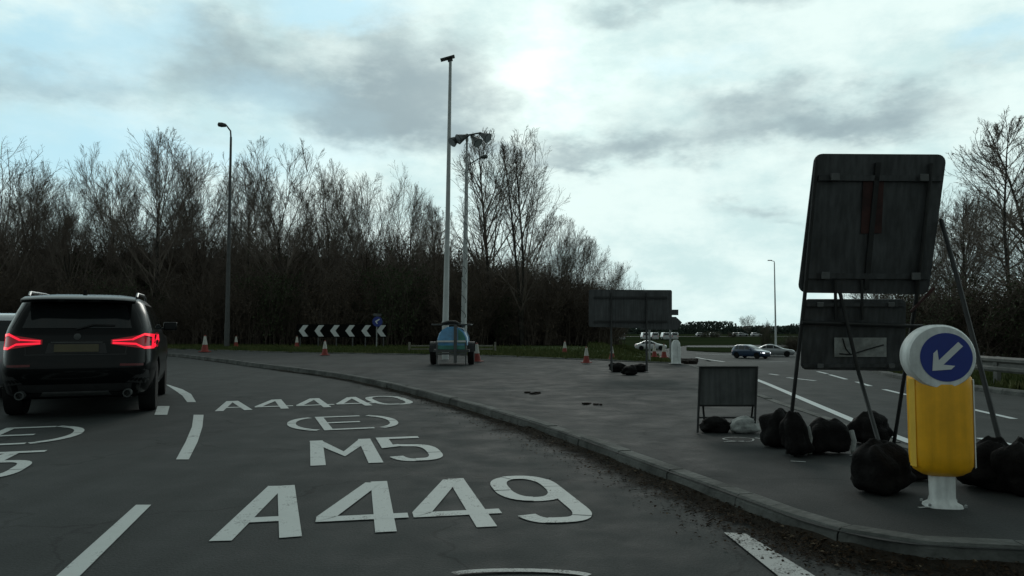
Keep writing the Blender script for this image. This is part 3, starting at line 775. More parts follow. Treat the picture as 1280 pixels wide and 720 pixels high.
for i in range(46):
    px = -90+i*18.8+rnd.uniform(-6, 6); Y = rnd.uniform(58, 66)
    bush(rnd.choice(['b0', 'b1', 'b2']), spot(px, Y), Y, hgt((rnd.uniform(300, 345) if px < 560 else 330) if px < 690 else 358, Y), rnd.uniform(0, 6), rnd.uniform(.8, 1.1),
         'dark bush deep inside the left wood behind the front bushes', 'bushes deep inside the wood')
# mass of twigs, ivy and dead leaves closing the wood
mb = MB(); r3 = random.Random(31)
for _ in range(60000):
    px = r3.uniform(-100, 758); Y = r3.uniform(66, 82); top = hgt(max(topy(px)+80, 322), Y) if px < 690 else hgt(366, Y)
    q = Vector((spot(px, Y), Y, abs(r3.random()**1.3)*top)); s = r3.uniform(.08, .26)
    e = rnd_dir(r3, Vector((0, 0, 1)), r3.uniform(0, 1.2))*s*1.6; f = e.orthogonal().normalized()*s*.5
    i = len(mb.v); mb.v += [q-e, q-f, q+e, q+f]; mb.f.append((i, i+1, i+2, i+3))
tag(mb.build('undergrowth', M_brown), 'dark tangled thicket filling the depth of the left wood', 'undergrowth', kind='stuff')

# right hand trees and hedge
RG = 'bare trees beside the opposite carriageway'
plant('side', 19.8, 30, 10.2, 1.0, 1.05, label='bare tree with thin level branches right of the large sign board', group=RG)
plant('side', 22.8, 33, 10.8, 3.1, 1.2, label='bare tree at the right edge of the picture behind the hedge', group=RG)
plant('tall0', 18.6, 35, 8.2, 4.0, 1.0, label='lower bare tree partly hidden behind the large sign board', group=RG)
plant('fan3', 21.8, 37, 8.6, 5.0, .9, label='bare broad tree behind the dark hedge at the right', group=RG)
for i_, (x_, y_, h_) in enumerate([(19.0, 37, 7.2), (20.6, 34, 7.6), (22.6, 38, 8.8), (24.4, 35, 8.4), (17.6, 36, 5.6)]):
    plant(['fan0', 'side', 'fan2', 'tall1', 'fan3'][i_], x_, y_, h_, i_*1.3, 1.1, label='bare tree of the brown thicket right of the tall sign board, low behind the hedge', group='low bare trees behind the hedge')
plant('fan2', 25.5, 36, 10.5, 2.0, .9, label='bare tree just beyond the right edge with branches reaching over the hedge', group=RG)
HG = 'bushes of the dark hedge at the right'
for i in range(22):
    t = i/21; x = 13.4+t*12+rnd.uniform(-.4, .4); y = 24.5-t*1.5+rnd.uniform(-.5, .5)+(2.5 if i % 2 else 0)
    bush(rnd.choice(['b0', 'b1']), x, y, rnd.uniform(2.4, 3.1)*(0.8 if i < 3 else 1), rnd.uniform(0, 6), rnd.uniform(1.0, 1.3), 'dark dense bush of the hedge behind the crash barrier', HG)
# distance
mb = MB(); r3 = random.Random(8)
for _ in range(26000):
    x = r3.uniform(20, 420); Y = r3.uniform(420, 460); top = 5.0+3*smooth_noise((x, 0, 0), .03)+2.*smooth_noise((x, 5, 0), .12)
    q = Vector((x, Y, -2.1+r3.random()*top)); s = r3.uniform(.4, 1.0)
    e = rnd_dir(r3, Vector((0, 0, 1)), r3.uniform(0, 3))*s; f = e.orthogonal().normalized()*s*.8
    i = len(mb.v); mb.v += [q-e, q-f, q+e, q+f]; mb.f.append((i, i+1, i+2, i+3))
M_far = mat('hazed_foliage', (.040, .055, .045), .95, var=.3, scale=.1, spec=.1)  # distance haze is put into this foliage colour
tag(mb.build('distant_hedgerow', M_far), 'long low line of far off trees along the horizon', 'hedgerow', kind='stuff')
plant('fan3', spot(936, 290), 290, hgt(392, 290)+2.1, 0, 1.2, label='small round bare tree standing alone on the horizon', group='far off round trees', z=0)
plant('fan2', spot(958, 300), 300, hgt(402, 300)+2.1, 2, 1.6, label='lower far off bare tree beside the distant lamp post', group='far off round trees', z=0)
bush('b1', spot(958, 97), 97, hgt(404, 97)+2.1, 0, .5, 'small dark upright evergreen bush behind the silver car', None, z=0)
for px, Y, h_ in [(893, 260, 2.2), (915, 263, 1.8), (880, 261, 1.9), (990, 110, 2.0), (1004, 112, 2.4), (1030, 110, 2.6), (1060, 108, 3.0)]:
    bush('b1', spot(px, Y), Y, h_, px, 2.0, 'low far bush on the field edge beyond the junction', 'low bushes on the far field edge', z=0)

# ------------------------------------------------------------------ vehicles
def lerp_levels(L, z):
    if z <= L[0][0]: return L[0]
    for a, b in zip(L, L[1:]):
        if a[0] <= z <= b[0]:
            t = (z-a[0])/(b[0]-a[0]); return tuple(x+(y-x)*t for x, y in zip(a, b))
    return L[-1]
def make_car(name, L, paint, label, loc, rz, group=None, axles=(-1.4, 1.42), wr=.36, glass_z=(1.08, 1.5), side_x=(-1.75, .75), rear_lit=False, head_lit=False, detail=False, plate=True, cat='car', van=False, rack=False, width=None):
    root = empty(name, loc, rz, label, cat, group)
    def rx(z, y, sgn=-1):
        _, xr, xf, hw, n_ = lerp_levels(L, z); xc = (xr+xf)/2; a = (xf-xr)/2; k = min(abs(y)/hw, .999)
        return xc+sgn*a*(1-k**n_)**(1/n_)
    def sy(z, x, sgn=1):
        _, xr, xf, hw, n_ = lerp_levels(L, z); xc = (xr+xf)/2; a = (xf-xr)/2; k = min(abs(x-xc)/a, .999)
        return sgn*hw*(1-k**n_)**(1/n_)
    N = 72; mb = MB()
    for (z, xr, xf, hw, n_) in L:
        xc = (xr+xf)/2; a = (xf-xr)/2
        for j in range(N):
            t = 2*math.pi*(j+.5)/N; c, s = math.cos(t), math.sin(t)
            mb.v.append(Vector((xc+a*math.copysign(abs(c)**(2/n_), c), hw*math.copysign(abs(s)**(2/n_), s), z)))
    for k in range(len(L)-1):
        for j in range(N): mb.f.append((k*N+j, k*N+(j+1) % N, (k+1)*N+(j+1) % N, (k+1)*N+j))
    mb.f.append(tuple(reversed(range(N)))); b0 = (len(L)-1)*N; mb.f.append(tuple(b0+j for j in range(N)))
    body = mb.build('body', paint, root, smooth=True, angle=40)
    hwm = max(q[3] for q in L)
    # wheel arches cut for real
    bmc = MB(); ay = Matrix.Rotation(R(90), 3, 'X')
    for ax in axles:
        for s in (-1, 1):
            bmc.lathe([(wr+.06, -.17), (wr+.06, .17)], (ax, s*(hwm-.12), wr), 24, ay)
    cut = bmc.build('cut', M_plastic); cut.parent = root
    md = body.modifiers.new('w', 'BOOLEAN'); md.operation = 'DIFFERENCE'; md.object = cut; md.solver = 'EXACT'
    bpy.context.view_layer.update()
    dg = bpy.context.evaluated_depsgraph_get(); me = bpy.data.meshes.new_from_object(body.evaluated_get(dg))
    body.modifiers.clear(); old = body.data; body.data = me; bpy.data.meshes.remove(old); bpy.data.objects.remove(cut)
    # patches that follow the body surface
    def patch(nm, m, corners, where, eps=.006, nu=10, nv=4, parent=root):
        (a, b, c, d) = corners; g_ = []
        for i in range(nu+1):
            for j in range(nv+1):
                u, v = i/nu, j/nv
                p = (a[0]*(1-u)*(1-v)+b[0]*u*(1-v)+c[0]*u*v+d[0]*(1-u)*v, a[1]*(1-u)*(1-v)+b[1]*u*(1-v)+c[1]*u*v+d[1]*(1-u)*v)
                for q in (eps, -.03):
                    if where == 'rear': g_.append(Vector((rx(p[1], p[0])-q, p[0], p[1])))
                    elif where == 'front': g_.append(Vector((rx(p[1], p[0], 1)+q, p[0], p[1])))
                    elif where == 'left': g_.append(Vector((p[0], sy(p[1], p[0])+q, p[1])))
                    else: g_.append(Vector((p[0], -sy(p[1], p[0])-q, p[1])))
        q = MB(); q.v = g_; idx = lambda i, j, k: (i*(nv+1)+j)*2+k
        for i in range(nu):
            for j in range(nv):
                q.f.append((idx(i, j, 0), idx(i+1, j, 0), idx(i+1, j+1, 0), idx(i, j+1, 0)))
        for i in range(nu):
            for j in (0, nv): q.f.append((idx(i, j, 0), idx(i+1, j, 0), idx(i+1, j, 1), idx(i, j, 1)))
        for j in range(nv):
            for i in (0, nu): q.f.append((idx(i, j, 0), idx(i, j+1, 0), idx(i, j+1, 1), idx(i, j, 1)))
        return q.build(nm, m, parent, smooth=True)
    gz0, gz1 = glass_z; hb = lerp_levels(L, gz0)[3]; ht = lerp_levels(L, gz1)[3]
    patch('rear_window', M_glass, [(-hb*.86, gz0+.04), (hb*.86, gz0+.04), (ht*.88, gz1-.03), (-ht*.88, gz1-.03)], 'rear')
    patch('windscreen', M_glass, [(-hb*.9, gz0+.02), (hb*.9, gz0+.02), (ht*.88, gz1), (-ht*.88, gz1)], 'front')
    x0, x1 = side_x
    spans = [(x0, x0+(x1-x0)*.22), (x0+(x1-x0)*.25, x0+(x1-x0)*.60), (x0+(x1-x0)*.63, x1)] if not van else [(x1-.9, x1)]
    for sd_ in ('left', 'right'):
        for k, (p, q) in enumerate(spans):
            pt = p+(.22 if k == 0 else 0); qt = q-(.42 if k == len(spans)-1 else 0)
            patch('side_window', M_glass, [(p, gz0+.02), (q, gz0+.02), (qt, gz1-.03), (pt, gz1-.03)], sd_, nu=5)
    for ax in axles:
        for s in (-1, 1):
            wh = empty('wheel', (ax, s*(hwm-.13), wr)); wh.parent = root
            MB().lathe([(wr*.62, -.11), (wr*.97, -.11), (wr, -.08), (wr, .08), (wr*.97, .11), (wr*.62, .11)], (0, 0, 0), 32, ay).build('tyre', M_tyre, wh, smooth=True)
            rm = MB(); rm.lathe([(wr*.60, -.06), (wr*.63, .0), (wr*.63, .06), (wr*.60, .075)], (0, 0, 0), 24, ay)
            for k in range(5):
                a = k*math.tau/5; rot = Matrix.Rotation(a, 3, 'Y')
                for s2 in (-1, 1): rm.box(rot @ Vector((wr*.32, s2*.085, 0)), (wr*.58, .02, .05), rot)
            rm.build('rim', M_rim, wh)
    tl = M_tail if rear_lit else M_taild
    z_t = gz0-.06
    if not detail:
        for s in (-1, 1):
            patch('tail_light', tl, [(s*hb*.62, z_t-.17), (s*hb*.95, z_t-.17), (s*hb*.95, z_t), (s*hb*.66, z_t)], 'rear', nu=4, nv=2)
            zf = min(.72, gz0-.3)
            patch('headlight', M_head if head_lit else M_headoff, [(s*.48, zf-.06), (s*.80, zf-.04), (s*.80, zf+.07), (s*.50, zf+.04)], 'front', nu=4, nv=2)
        patch('grille', M_plastic, [(-.42, .45), (.42, .45), (.44, .66), (-.44, .66)], 'front', nu=4, nv=2)
    for s in (-1, 1):
        xm = side_x[1]-.1; y0 = sy(gz0+.03, xm)
        q = MB(); q.box((xm, s*(y0+.16), gz0+.07), (.11, .21, .14)); q.box((xm, s*(y0+.05), gz0+.03), (.05, .10, .035)); q.build('door_mirror', paint, root, smooth=True, bevel=.03)
    return root, patch, rx, sy
SUV = [(.26, -2.10, 2.10, .84, 7), (.34, -2.24, 2.24, .90, 7), (.50, -2.31, 2.32, .94, 7), (.62, -2.345, 2.34, .95, 7), (.74, -2.33, 2.36, .95, 7), (.88, -2.30, 2.36, .948, 7), (.98, -2.27, 2.30, .94, 7),
       (1.04, -2.26, 2.12, .93, 7), (1.09, -2.25, 1.30, .92, 7), (1.12, -2.24, 1.12, .915, 7), (1.20, -2.20, .98, .895, 7), (1.40, -2.06, .58, .825, 7), (1.54, -1.97, .28, .765, 7), (1.61, -1.90, .08, .70, 6), (1.65, -1.80, -.05, .62, 5), (1.675, -1.55, -.3, .48, 4)]
rp = G(93, 524); hd = R(22); fwd = Vector((-math.sin(hd), math.cos(hd), 0)); cpos = rp+fwd*2.3
suv, patch, rx, sy = make_car('parked_car', SUV, M_black, 'black estate SUV seen from behind with both red tail lights lit', (cpos.x, cpos.y, 0), R(90)+hd, detail=True, glass_z=(1.16, 1.56), side_x=(-1.85, .85), wr=.365)
suv.name = 'suv'
# rear details
q = MB(); P = []
for x, z, hw in ((-1.80, 1.655, .60), (-2.00, 1.64, .66), (-2.16, 1.60, .68), (-2.19, 1.585, .67)):
    P.append((x, z, hw))
for k, (x, z, hw) in enumerate(P):
    for y in [-hw+2*hw*j/10 for j in range(11)]: q.v += [Vector((x-.03*(1-(y/hw)**2), y, z-.02*(y/hw)**4))]
m_ = len(q.v)
for k, (x, z, hw) in enumerate(P):
    for y in [-hw+2*hw*j/10 for j in range(11)]: q.v += [Vector((x+.02-.03*(1-(y/hw)**2), y, z-.02*(y/hw)**4-(.035 if k else .02)))]
for k in range(3):
    for j in range(10):
        a = k*11+j; q.f += [(a, a+1, a+12, a+11), (m_+a, m_+a+11, m_+a+12, m_+a+1)]
for j in range(10): a = 33+j; q.f.append((a, a+1, m_+a+1, m_+a))
for k in range(3):
    for j in (0, 10): a = k*11+j; q.f.append((a, a+11, m_+a+11, m_+a))
q.build('spoiler', M_black, suv, smooth=True)
for s in (-1, 1):
    rail = MB().tube([(-1.75, s*.66, 1.635), (-1.65, s*.665, 1.69), (-.6, s*.67, 1.705), (.0, s*.655, 1.69), (.1, s*.65, 1.635)], .018, 6); rail.build('roof_rail', M_rim, suv, smooth=True)
    # lamp cluster: dark lens with lit bars shaped like an arrow pointing to the plate
    ln = patch('tail_light', M_taild, [(s*.40, .985), (s*.925, .90), (s*.925, 1.135), (s*.40, 1.045)], 'rear', nu=14, nv=4)
    def bar(y0, z0, y1, z1, t, t2=None, rt=ln):
        t2 = t2 or t
        patch('light_bar', M_tail, [(s*y0, z0-t/2), (s*y1, z1-t2/2), (s*y1, z1+t2/2), (s*y0, z0+t/2)], 'rear', eps=.012, nu=8, nv=2, parent=rt)
    bar(.42, 1.00, .70, .985, .026); bar(.42, 1.03, .66, 1.045, .018); bar(.66, 1.045, .80, 1.115, .03); bar(.80, 1.115, .92, 1.09, .030, .045)
    bar(.70, .985, .80, .93, .026); bar(.80, .93, .91, .935, .03, .04); bar(.885, .95, .925, .95, .03, .03)
    patch('light_bar', M_tail, [(s*.885, .93), (s*.935, .93), (s*.935, 1.11), (s*.885, 1.11)], 'rear', eps=.012, nu=3, nv=4, parent=ln)
    patch('reflector', M_lens, [(s*.52, .695), (s*.80, .69), (s*.80, .72), (s*.52, .725)], 'rear', nu=5, nv=1)
    patch('bumper_vent', M_plastic, [(s*.60, .47), (s*.88, .44), (s*.86, .62), (s*.80, .64)], 'rear', nu=5, nv=2)
    ex = MB().lathe([(.035, 0), (.055, 0), (.055, .16), (.04, .16), (.035, .05)], (-2.22, s*.62, .33), 16, Matrix.Rotation(R(-90), 3, 'Y')); ex.build('exhaust_pipe', M_lampdark, suv, smooth=True)
    patch('panel_gap', M_plastic, [(s*.575, .86), (s*.585, .86), (s*.60, 1.0), (s*.59, 1.0)], 'rear', eps=.003, nu=1, nv=3)
    patch('headlight', M_headoff, [(s*.50, .72), (s*.86, .75), (s*.86, .86), (s*.52, .84)], 'front', nu=4, nv=2)
patch('tailgate_gap', M_plastic, [(-.60, .842), (.60, .842), (.60, .855), (-.60, .855)], 'rear', eps=.003, nu=10, nv=1)
patch('plate_recess', M_plastic, [(-.36, .865), (.36, .865), (.33, 1.0), (-.33, 1.0)], 'rear', eps=.004)
pl = patch('number_plate', M_plate, [(-.26, .885), (.26, .885), (.26, .985), (-.26, .985)], 'rear', eps=.016)
patch('grille', M_plastic, [(-.42, .5), (.42, .5), (.4, .85), (-.4, .85)], 'front', nu=4, nv=2)
patch('chrome_strip', M_lampdark, [(-.30, 1.005), (.30, 1.005), (.30, 1.017), (-.30, 1.017)], 'rear', eps=.014)
MB().lathe([(.03, 0), (.043, .0), (.043, .012), (.03, .016)], (rx(1.085, 0)-.002, 0, 1.085), 20, Matrix.Rotation(R(-90), 3, 'Y')).build('badge', M_lampdark, suv, smooth=True)
patch('lower_bumper', M_plastic, [(-.86, .29), (.86, .29), (.90, .46), (-.90, .46)], 'rear', nu=14, nv=4)
patch('skid_plate', M_grey, [(-.42, .295), (.42, .295), (.38, .36), (-.38, .36)], 'rear', eps=.014, nu=6)
wp = MB().tube([(rx(1.2, 0)-.02, .02, 1.185), (rx(1.24, .3)-.022, -.18, 1.245), (rx(1.24, .3)-.018, -.44, 1.235)], .011, 5); wp.build('rear_wiper', M_plastic, suv)
MB().prism([(-1.50, -.02, 1.66), (-1.70, -.02, 1.655), (-1.66, -.02, 1.73), (-1.62, -.02, 1.73)], (0, .04, 0)).build('roof_aerial', M_black, suv)

HATCH = [(.22, -1.95, 1.95, .76, 6), (.32, -2.05, 2.08, .84, 6), (.50, -2.08, 2.12, .87, 6), (.70, -2.07, 2.08, .875, 6), (.82, -2.04, 1.92, .865, 6), (.90, -2.02, 1.35, .85, 6), (.94, -2.0, 1.1, .84, 6),
         (1.05, -1.94, .85, .80, 6), (1.25, -1.80, .42, .72, 6), (1.36, -1.70, .18, .66, 6), (1.43, -1.55, -.02, .58, 5), (1.465, -1.3, -.25, .42, 4)]
SALOON = [(.2, -2.15, 2.1, .78, 6), (.30, -2.28, 2.25, .86, 6), (.50, -2.33, 2.30, .89, 6), (.68, -2.33, 2.26, .89, 6), (.80, -2.30, 2.05, .88, 6), (.88, -2.26, 1.45, .86, 6), (.93, -2.0, 1.15, .84, 6),
          (1.00, -1.75, .95, .81, 6), (1.18, -1.35, .50, .74, 6), (1.32, -1.02, .15, .66, 6), (1.39, -.85, -.05, .58, 5), (1.42, -.7, -.2, .42, 4)]
kw = dict(wr=.32, axles=(-1.28, 1.3), glass_z=(.94, 1.36), side_x=(-1.55, .62))
kws = dict(wr=.32, axles=(-1.4, 1.4), glass_z=(.93, 1.34), side_x=(-1.35, .72))
make_car('car', HATCH, M_silver, 'silver car at the left edge, only its pale roof showing past the black car', (-9.75, 14.6, 0), R(90+35), **kw)
p = GT(944, 448.5); make_car('car', HATCH, M_blue, 'dark blue hatchback with bright headlight coming round the junction', (p.x, p.y+1.5, HT(p.x, p.y+1.5)), R(-52), head_lit=True, **kw)
p = GT(971, 446); make_car('car', SALOON, M_silver, 'long silver car passing behind the dark blue hatchback', (p.x, p.y+1, HT(p.x, p.y+1)), R(-16), **kws)
make_car('car', SALOON, M_white, 'white car on the far road seen beneath the large sign back', (spot(813, 112), 112, -2.05), R(-8), **kws)
VAN = [(.25, -2.4, 2.35, .86, 9), (.40, -2.5, 2.5, .95, 9), (.80, -2.5, 2.52, .97, 9), (1.1, -2.5, 2.3, .96, 9), (1.2, -2.5, 1.95, .95, 9), (1.6, -2.48, 1.55, .91, 9), (1.95, -2.44, 1.2, .86, 9), (2.05, -2.35, 1.0, .78, 8)]
for i, px in enumerate((776, 806, 818, 832, 843)):
    van, *_ = make_car('van', VAN, M_white, 'white van parked in the row far behind the large sign back', (spot(px, 205), 205+.4*i, -2.05), R(88), 'white vans parked far behind the sign',
             wr=.34, axles=(-1.5, 1.6), glass_z=(1.22, 1.9), side_x=(-1.4, 1.2), van=True, cat='van')
for i, (px, pa) in enumerate(((873, M_white), (889, M_silver), (918, M_white), (924, M_silver), (941, M_white))):
    make_car('car', HATCH, pa, ['white car far away on the distant road, nearest the white bollard', 'pale silver car second on the distant road beyond the field', 'white car on the distant road above the blue hatchback', 'silver car on the distant road close behind another white car', 'white car on the distant road above the silver car'][i],
             (spot(px, 300), 296+(spot(px, 300)-80)*.024, -2.04), R(2), 'small cars on the distant road', **kw)

# ------------------------------------------------------------------ lamp columns
def column(name, base, top_z, r0, r1, label, seg=True, lean=0.):
    root = empty(name, base, 0, label, 'street lamp')
    MB().tube([(0, 0, 0), (0, 0, 1.3), (0, 0, 1.32), (lean*.5, 0, top_z*.5), (lean, 0, top_z)], [r0*1.12, r0*1.12, r0, (r0+r1)/2, r1], 12).build('column', M_column, root, smooth=True)
    MB().box((0, -r0*1.1, .7), (.12, .03, .5)).build('access_door', M_grey, root)
    return root
# tall pale column with a flat lamp
p = spot(557, 26.5); TOPZ = hgt(74, 26.5)
tc_ = column('street_lamp', (p, 26.5, .112), TOPZ, .108, .052, 'tallest pale column with flat square lamp behind the trailer', lean=.13)
h_ = MB(); rot = Matrix.Rotation(R(-16), 3, 'Y') @ Matrix.Rotation(R(8), 3, 'X')
h_.box((.03, 0, TOPZ+.02), (.52, .34, .06), rot); h_.box((.12, 0, TOPZ-.04), (.18, .14, .1), rot); h_.build('lamp_head', M_lampdark, tc_, bevel=.01)
# left lamp
Y = 42.5; p = spot(284.5, Y)
ls = column('street_lamp', (p, Y, .13), hgt(172, Y), .13, .06, 'dark slim street lamp with short bent arm in front of the left wood')
zt = hgt(172, Y)
for c in ls.children:
    if c.name.startswith('column'): c.data.materials[0] = M_grey
MB().tube([(0, 0, zt-.05), (-.03, 0, zt+.35), (-.28, 0, zt+.68)], [.05, .045, .04], 8).build('arm', M_grey, ls, smooth=True)
MB().lathe([(.03, 0), (.10, .08), (.14, .3), (.12, .48), (.02, .54)], (-.24, 0, zt+.66), 12, Matrix.Rotation(R(-82), 3, 'Y')).build('lamp_head', M_lampdark, ls, smooth=True)
# lamp behind the floodlight tower
Y = 40; p = spot(581, Y); zt = hgt(206, Y)
l3 = column('street_lamp', (p, Y, .13), zt, .11, .05, 'pale street lamp with single arm close behind the floodlight mast', lean=.12)
MB().tube([(.12, 0, zt-.05), (.35, 0, zt+.08), (.85, 0, zt+.38)], [.035, .03, .03], 8).build('arm', M_grey, l3, smooth=True)
MB().lathe([(.03, 0), (.09, .08), (.12, .22), (.10, .36), (.02, .4)], (.80, 0, zt+.38), 12, Matrix.Rotation(R(85), 3, 'Y')).build('lamp_head', M_lampdark, l3, smooth=True)
# far lamp on the right
Y = 92; p = spot(969, Y); zt = hgt(327, Y)+2.1
l4 = column('street_lamp', (p, Y, -2.1), zt, .12, .06, 'thin distant street lamp standing alone above the silver car')
MB().tube([(0, 0, zt-.05), (0, 0, zt+.12), (-.5, 0, zt+.25)], [.05, .04, .035], 6).build('arm', M_grey, l4)
MB().box((-.55, 0, zt+.25), (.5, .2, .1)).build('lamp_head', M_lampdark, l4, bevel=.02)

# ------------------------------------------------------------------ floodlight tower on trailer
p = G(566, 455.5, .112)
tw = empty('lighting_tower', (p.x, p.y, .112), R(0), 'blue and green floodlight trailer with tall pale mast carrying four lamps', 'lighting tower')
ch = MB(); ch.box((0, .2, .42), (1.05, 1.5, .08)); ch.box((0, -.55, .34), (.9, .06, .06)); ch.tube([(0, .9, .42), (0, 1.7, .40)], .04, 8); ch.build('chassis', M_grey, tw, bevel=.01)
prof = [(-.40, .58), (-.41, .78), (-.36, .93), (-.27, 1.04), (-.12, 1.12), (.08, 1.13), (.26, 1.07), (.38, .96), (.45, .80), (.46, .58)]
can = MB(); rings = [(-.55, .93), (-.52, 1.0), (.75, 1.0), (.80, .93)]
for y, s in rings:
    for x, z in prof: can.v.append(Vector((x*s, y, .58+(z-.58)*s)))
m_ = len(prof)
for k in range(3):
    for j in range(m_-1): can.f.append((k*m_+j, k*m_+j+1, (k+1)*m_+j+1, (k+1)*m_+j))
    can.f.append((k*m_+m_-1, k*m_, (k+1)*m_, (k+1)*m_+m_-1))
can.f.append(tuple(reversed(range(m_)))); can.f.append(tuple(3*m_+j for j in range(m_)))
can.build('canopy', M_canopy, tw, smooth=True, angle=50)
gp = MB().prism([(.20, -.572, .64), (.43, -.572, .64), (.41, -.572, .80), (.33, -.572, .95), (.20, -.572, 1.06)], (0, .03, 0)); gp.build('side_panel', M_canopyg, tw)
st = MB(); st.box((.0, -.585, .70), (.84, .02, .05)); st.build('trim_strip', M_whitesign, tw)
MB().box((0, -.50, .52), (.86, .12, .12)).build('lower_body', M_canopyg, tw, bevel=.01)
for s in (-1, 1):
    wh = empty('wheel', (s*.56-.02, .15, .31)); wh.parent = tw
    ay = Matrix.Rotation(R(90), 3, 'Y') @ Matrix.Rotation(0, 3, 'X')
    MB().lathe([(.18, -.09), (.30, -.09), (.31, -.06), (.31, .06), (.30, .09), (.18, .09)], (0, 0, 0), 24, ay).build('tyre', M_tyre, wh, smooth=True)
    MB().lathe([(.05, -.08), (.18, -.05), (.18, .05), (.05, .08)], (0, 0, 0), 20, ay).build('rim', M_rim, wh, smooth=True)
    fd = MB(); pts = [(.15+.36*math.cos(R(a)), .31+.36*math.sin(R(a))) for a in range(10, 171, 16)]
    for k in range(len(pts)-1):
        (y0, z0), (y1, z1) = pts[k], pts[k+1]; x = s*.56-.02
        fd.prism([(x-.11, y0, z0), (x+.11, y0, z0), (x+.11, y1, z1), (x-.11, y1, z1)], (0, 0, .012))
    fd.build('mudguard', M_plastic, tw)
    og = MB(); og.box((s*.42, -.56, .55), (.045, .045, .36)); og.tube([(s*.42, -.56, .4), (s*.42, -.56, .02)], .02, 8); og.box((s*.42, -.56, .012), (.14, .14, .02)); og.build('stabiliser_leg', M_grey, tw)
MB().box((.12, -.62, .62), (.09, .06, 1.1)).build('mast_cradle', M_grey, tw, bevel=.008)
MB().box((-.02, .1, 1.19), (1.16, 1.1, .04)).build('top_deck', M_signback2, tw, bevel=.008)
MB().tube([(-.30, -.40, 1.2), (-.1, -.45, 1.26), (.1, -.45, 1.26), (.2, -.4, 1.2)], .05, 8).build('cable_coil', M_plastic, tw, smooth=True)
ms = MB(); zt = AT(583, 172, p.y).z-.112; x0 = .28; xt = AT(583.5, 172, p.y).x-p.x
secs = [(1.1, 2.6, .065), (2.5, 4.3, .052), (4.2, 5.9, .042), (5.8, zt, .032)]
for a, b, r in secs:
    ms.tube([(x0+(xt-x0)*(a/zt), .1, a), (x0+(xt-x0)*(b/zt), .1, b)], r, 10); ms.tube([(x0+(xt-x0)*(b/zt), .1, b-.08), (x0+(xt-x0)*(b/zt), .1, b)], r+.014, 10)
ms.build('mast', M_column, tw, smooth=True)
cab = MB(); pts = [(x0+(xt-x0)*(z/zt)+.075*math.sin(z*14), .02+.05*math.cos(z*14), z) for z in [1.2+k*.04 for k in range(int((zt-1.3)/.04))]]
cab.tube(pts, .008, 4, False); cab.build('coiled_cable', M_plastic, tw)
ar = MB(); ar.tube([(xt-.26, 0, zt+.02), (xt, .1, zt+.10), (xt+.42, .2, zt+.20)], .025, 8); ar.tube([(xt, .1, zt-.1), (xt, .1, zt+.14)], .035, 8); ar.tube([(xt-.05, -.12, zt+.04), (xt+.22, .35, zt+.16)], .02, 8); ar.build('crossarm', M_lampdark, tw, smooth=True)
for (dx_, dy_, dz_, ax_, ay_) in [(-.28, 0, .0, 200, -40), (-.06, -.1, .03, 180, -30), (.20, .1, .02, -5, -50), (.46, .2, .16, 10, -35)]:
    d = Vector((math.cos(R(ax_))*math.cos(R(ay_)), -.5, math.sin(R(ay_)))).normalized()
    m3 = d.to_track_quat('Z', 'Y').to_matrix()
    fl = MB().lathe([(.05, -.12), (.065, -.02), (.085, .04), (.14, .20), (.16, .25), (.15, .26)], (xt+dx_, .1+dy_, zt+dz_), 16, m3).build('floodlight', M_lampdark, tw, smooth=True)
    MB().lathe([(.142, .262), (.142, .266)], (xt+dx_, .1+dy_, zt+dz_), 16, m3).build('lamp_glass', M_headoff, fl, smooth=False)

# ------------------------------------------------------------------ signs
# chevron board
Y = 43.0; xa, xb = spot(371, Y), spot(484, Y)
cs = empty('chevron_sign', (xa, Y, .13), 0, 'long low black board with six white chevrons pointing left in front of the wood', 'chevron sign')
zc = AT(430, 413.5, Y).z-.13
MB().box(((xb-xa)/2, .02, zc), (xb-xa, .03, .74)).build('board', M_blacksign, cs, bevel=.01)
for k, px in enumerate((374, 393.5, 413, 432, 452, 471)):
    x = spot(px, Y)-xa; W_, t, h2 = .24, .30, .32
    pts = [(x, 0, zc), (x+W_, 0, zc+h2), (x+W_+t, 0, zc+h2), (x+t, 0, zc), (x+W_+t, 0, zc-h2), (x+W_, 0, zc-h2)]
    MB().prism(pts, (0, -.012, 0)).build('chevron', M_whitesign, cs)
for f_ in (.04, .24, .44, .62, .76, .96):
    MB().box(((xb-xa)*f_, .06, (zc-.1)/2), (.06, .05, zc+.1)).build('post', M_grey, cs)
# round blue sign beside it
Y = 42.2; x = spot(472, Y)
bs = empty('round_sign', (x, Y, .13), 0, 'small round blue sign on a grey post behind the last chevron', 'road sign')
zb = AT(472, 402, Y).z-.13
MB().tube([(-.05, .08, 0), (-.05, .08, zb+.3)], .038, 10).build('post', M_galv, bs)
axY = Matrix.Rotation(R(90), 3, 'X')
MB().lathe([(.28, 0), (.28, .02)], (0, .0, zb), 28, axY).build('sign_face', M_bluesign, bs)
MB().prism([(-.14, -.024, zb+.02), (-.02, -.024, zb-.14), (.02, -.024, zb-.10), (-.04, -.024, zb-.02), (.14, -.024, zb+.12), (.10, -.024, zb+.16)], (0, -.004, 0)).build('arrow', M_whitesign, bs)
MB().box((-.02, .03, zb+.36), (.46, .04, .16)).build('top_plate', M_signback2, bs, bevel=.02)

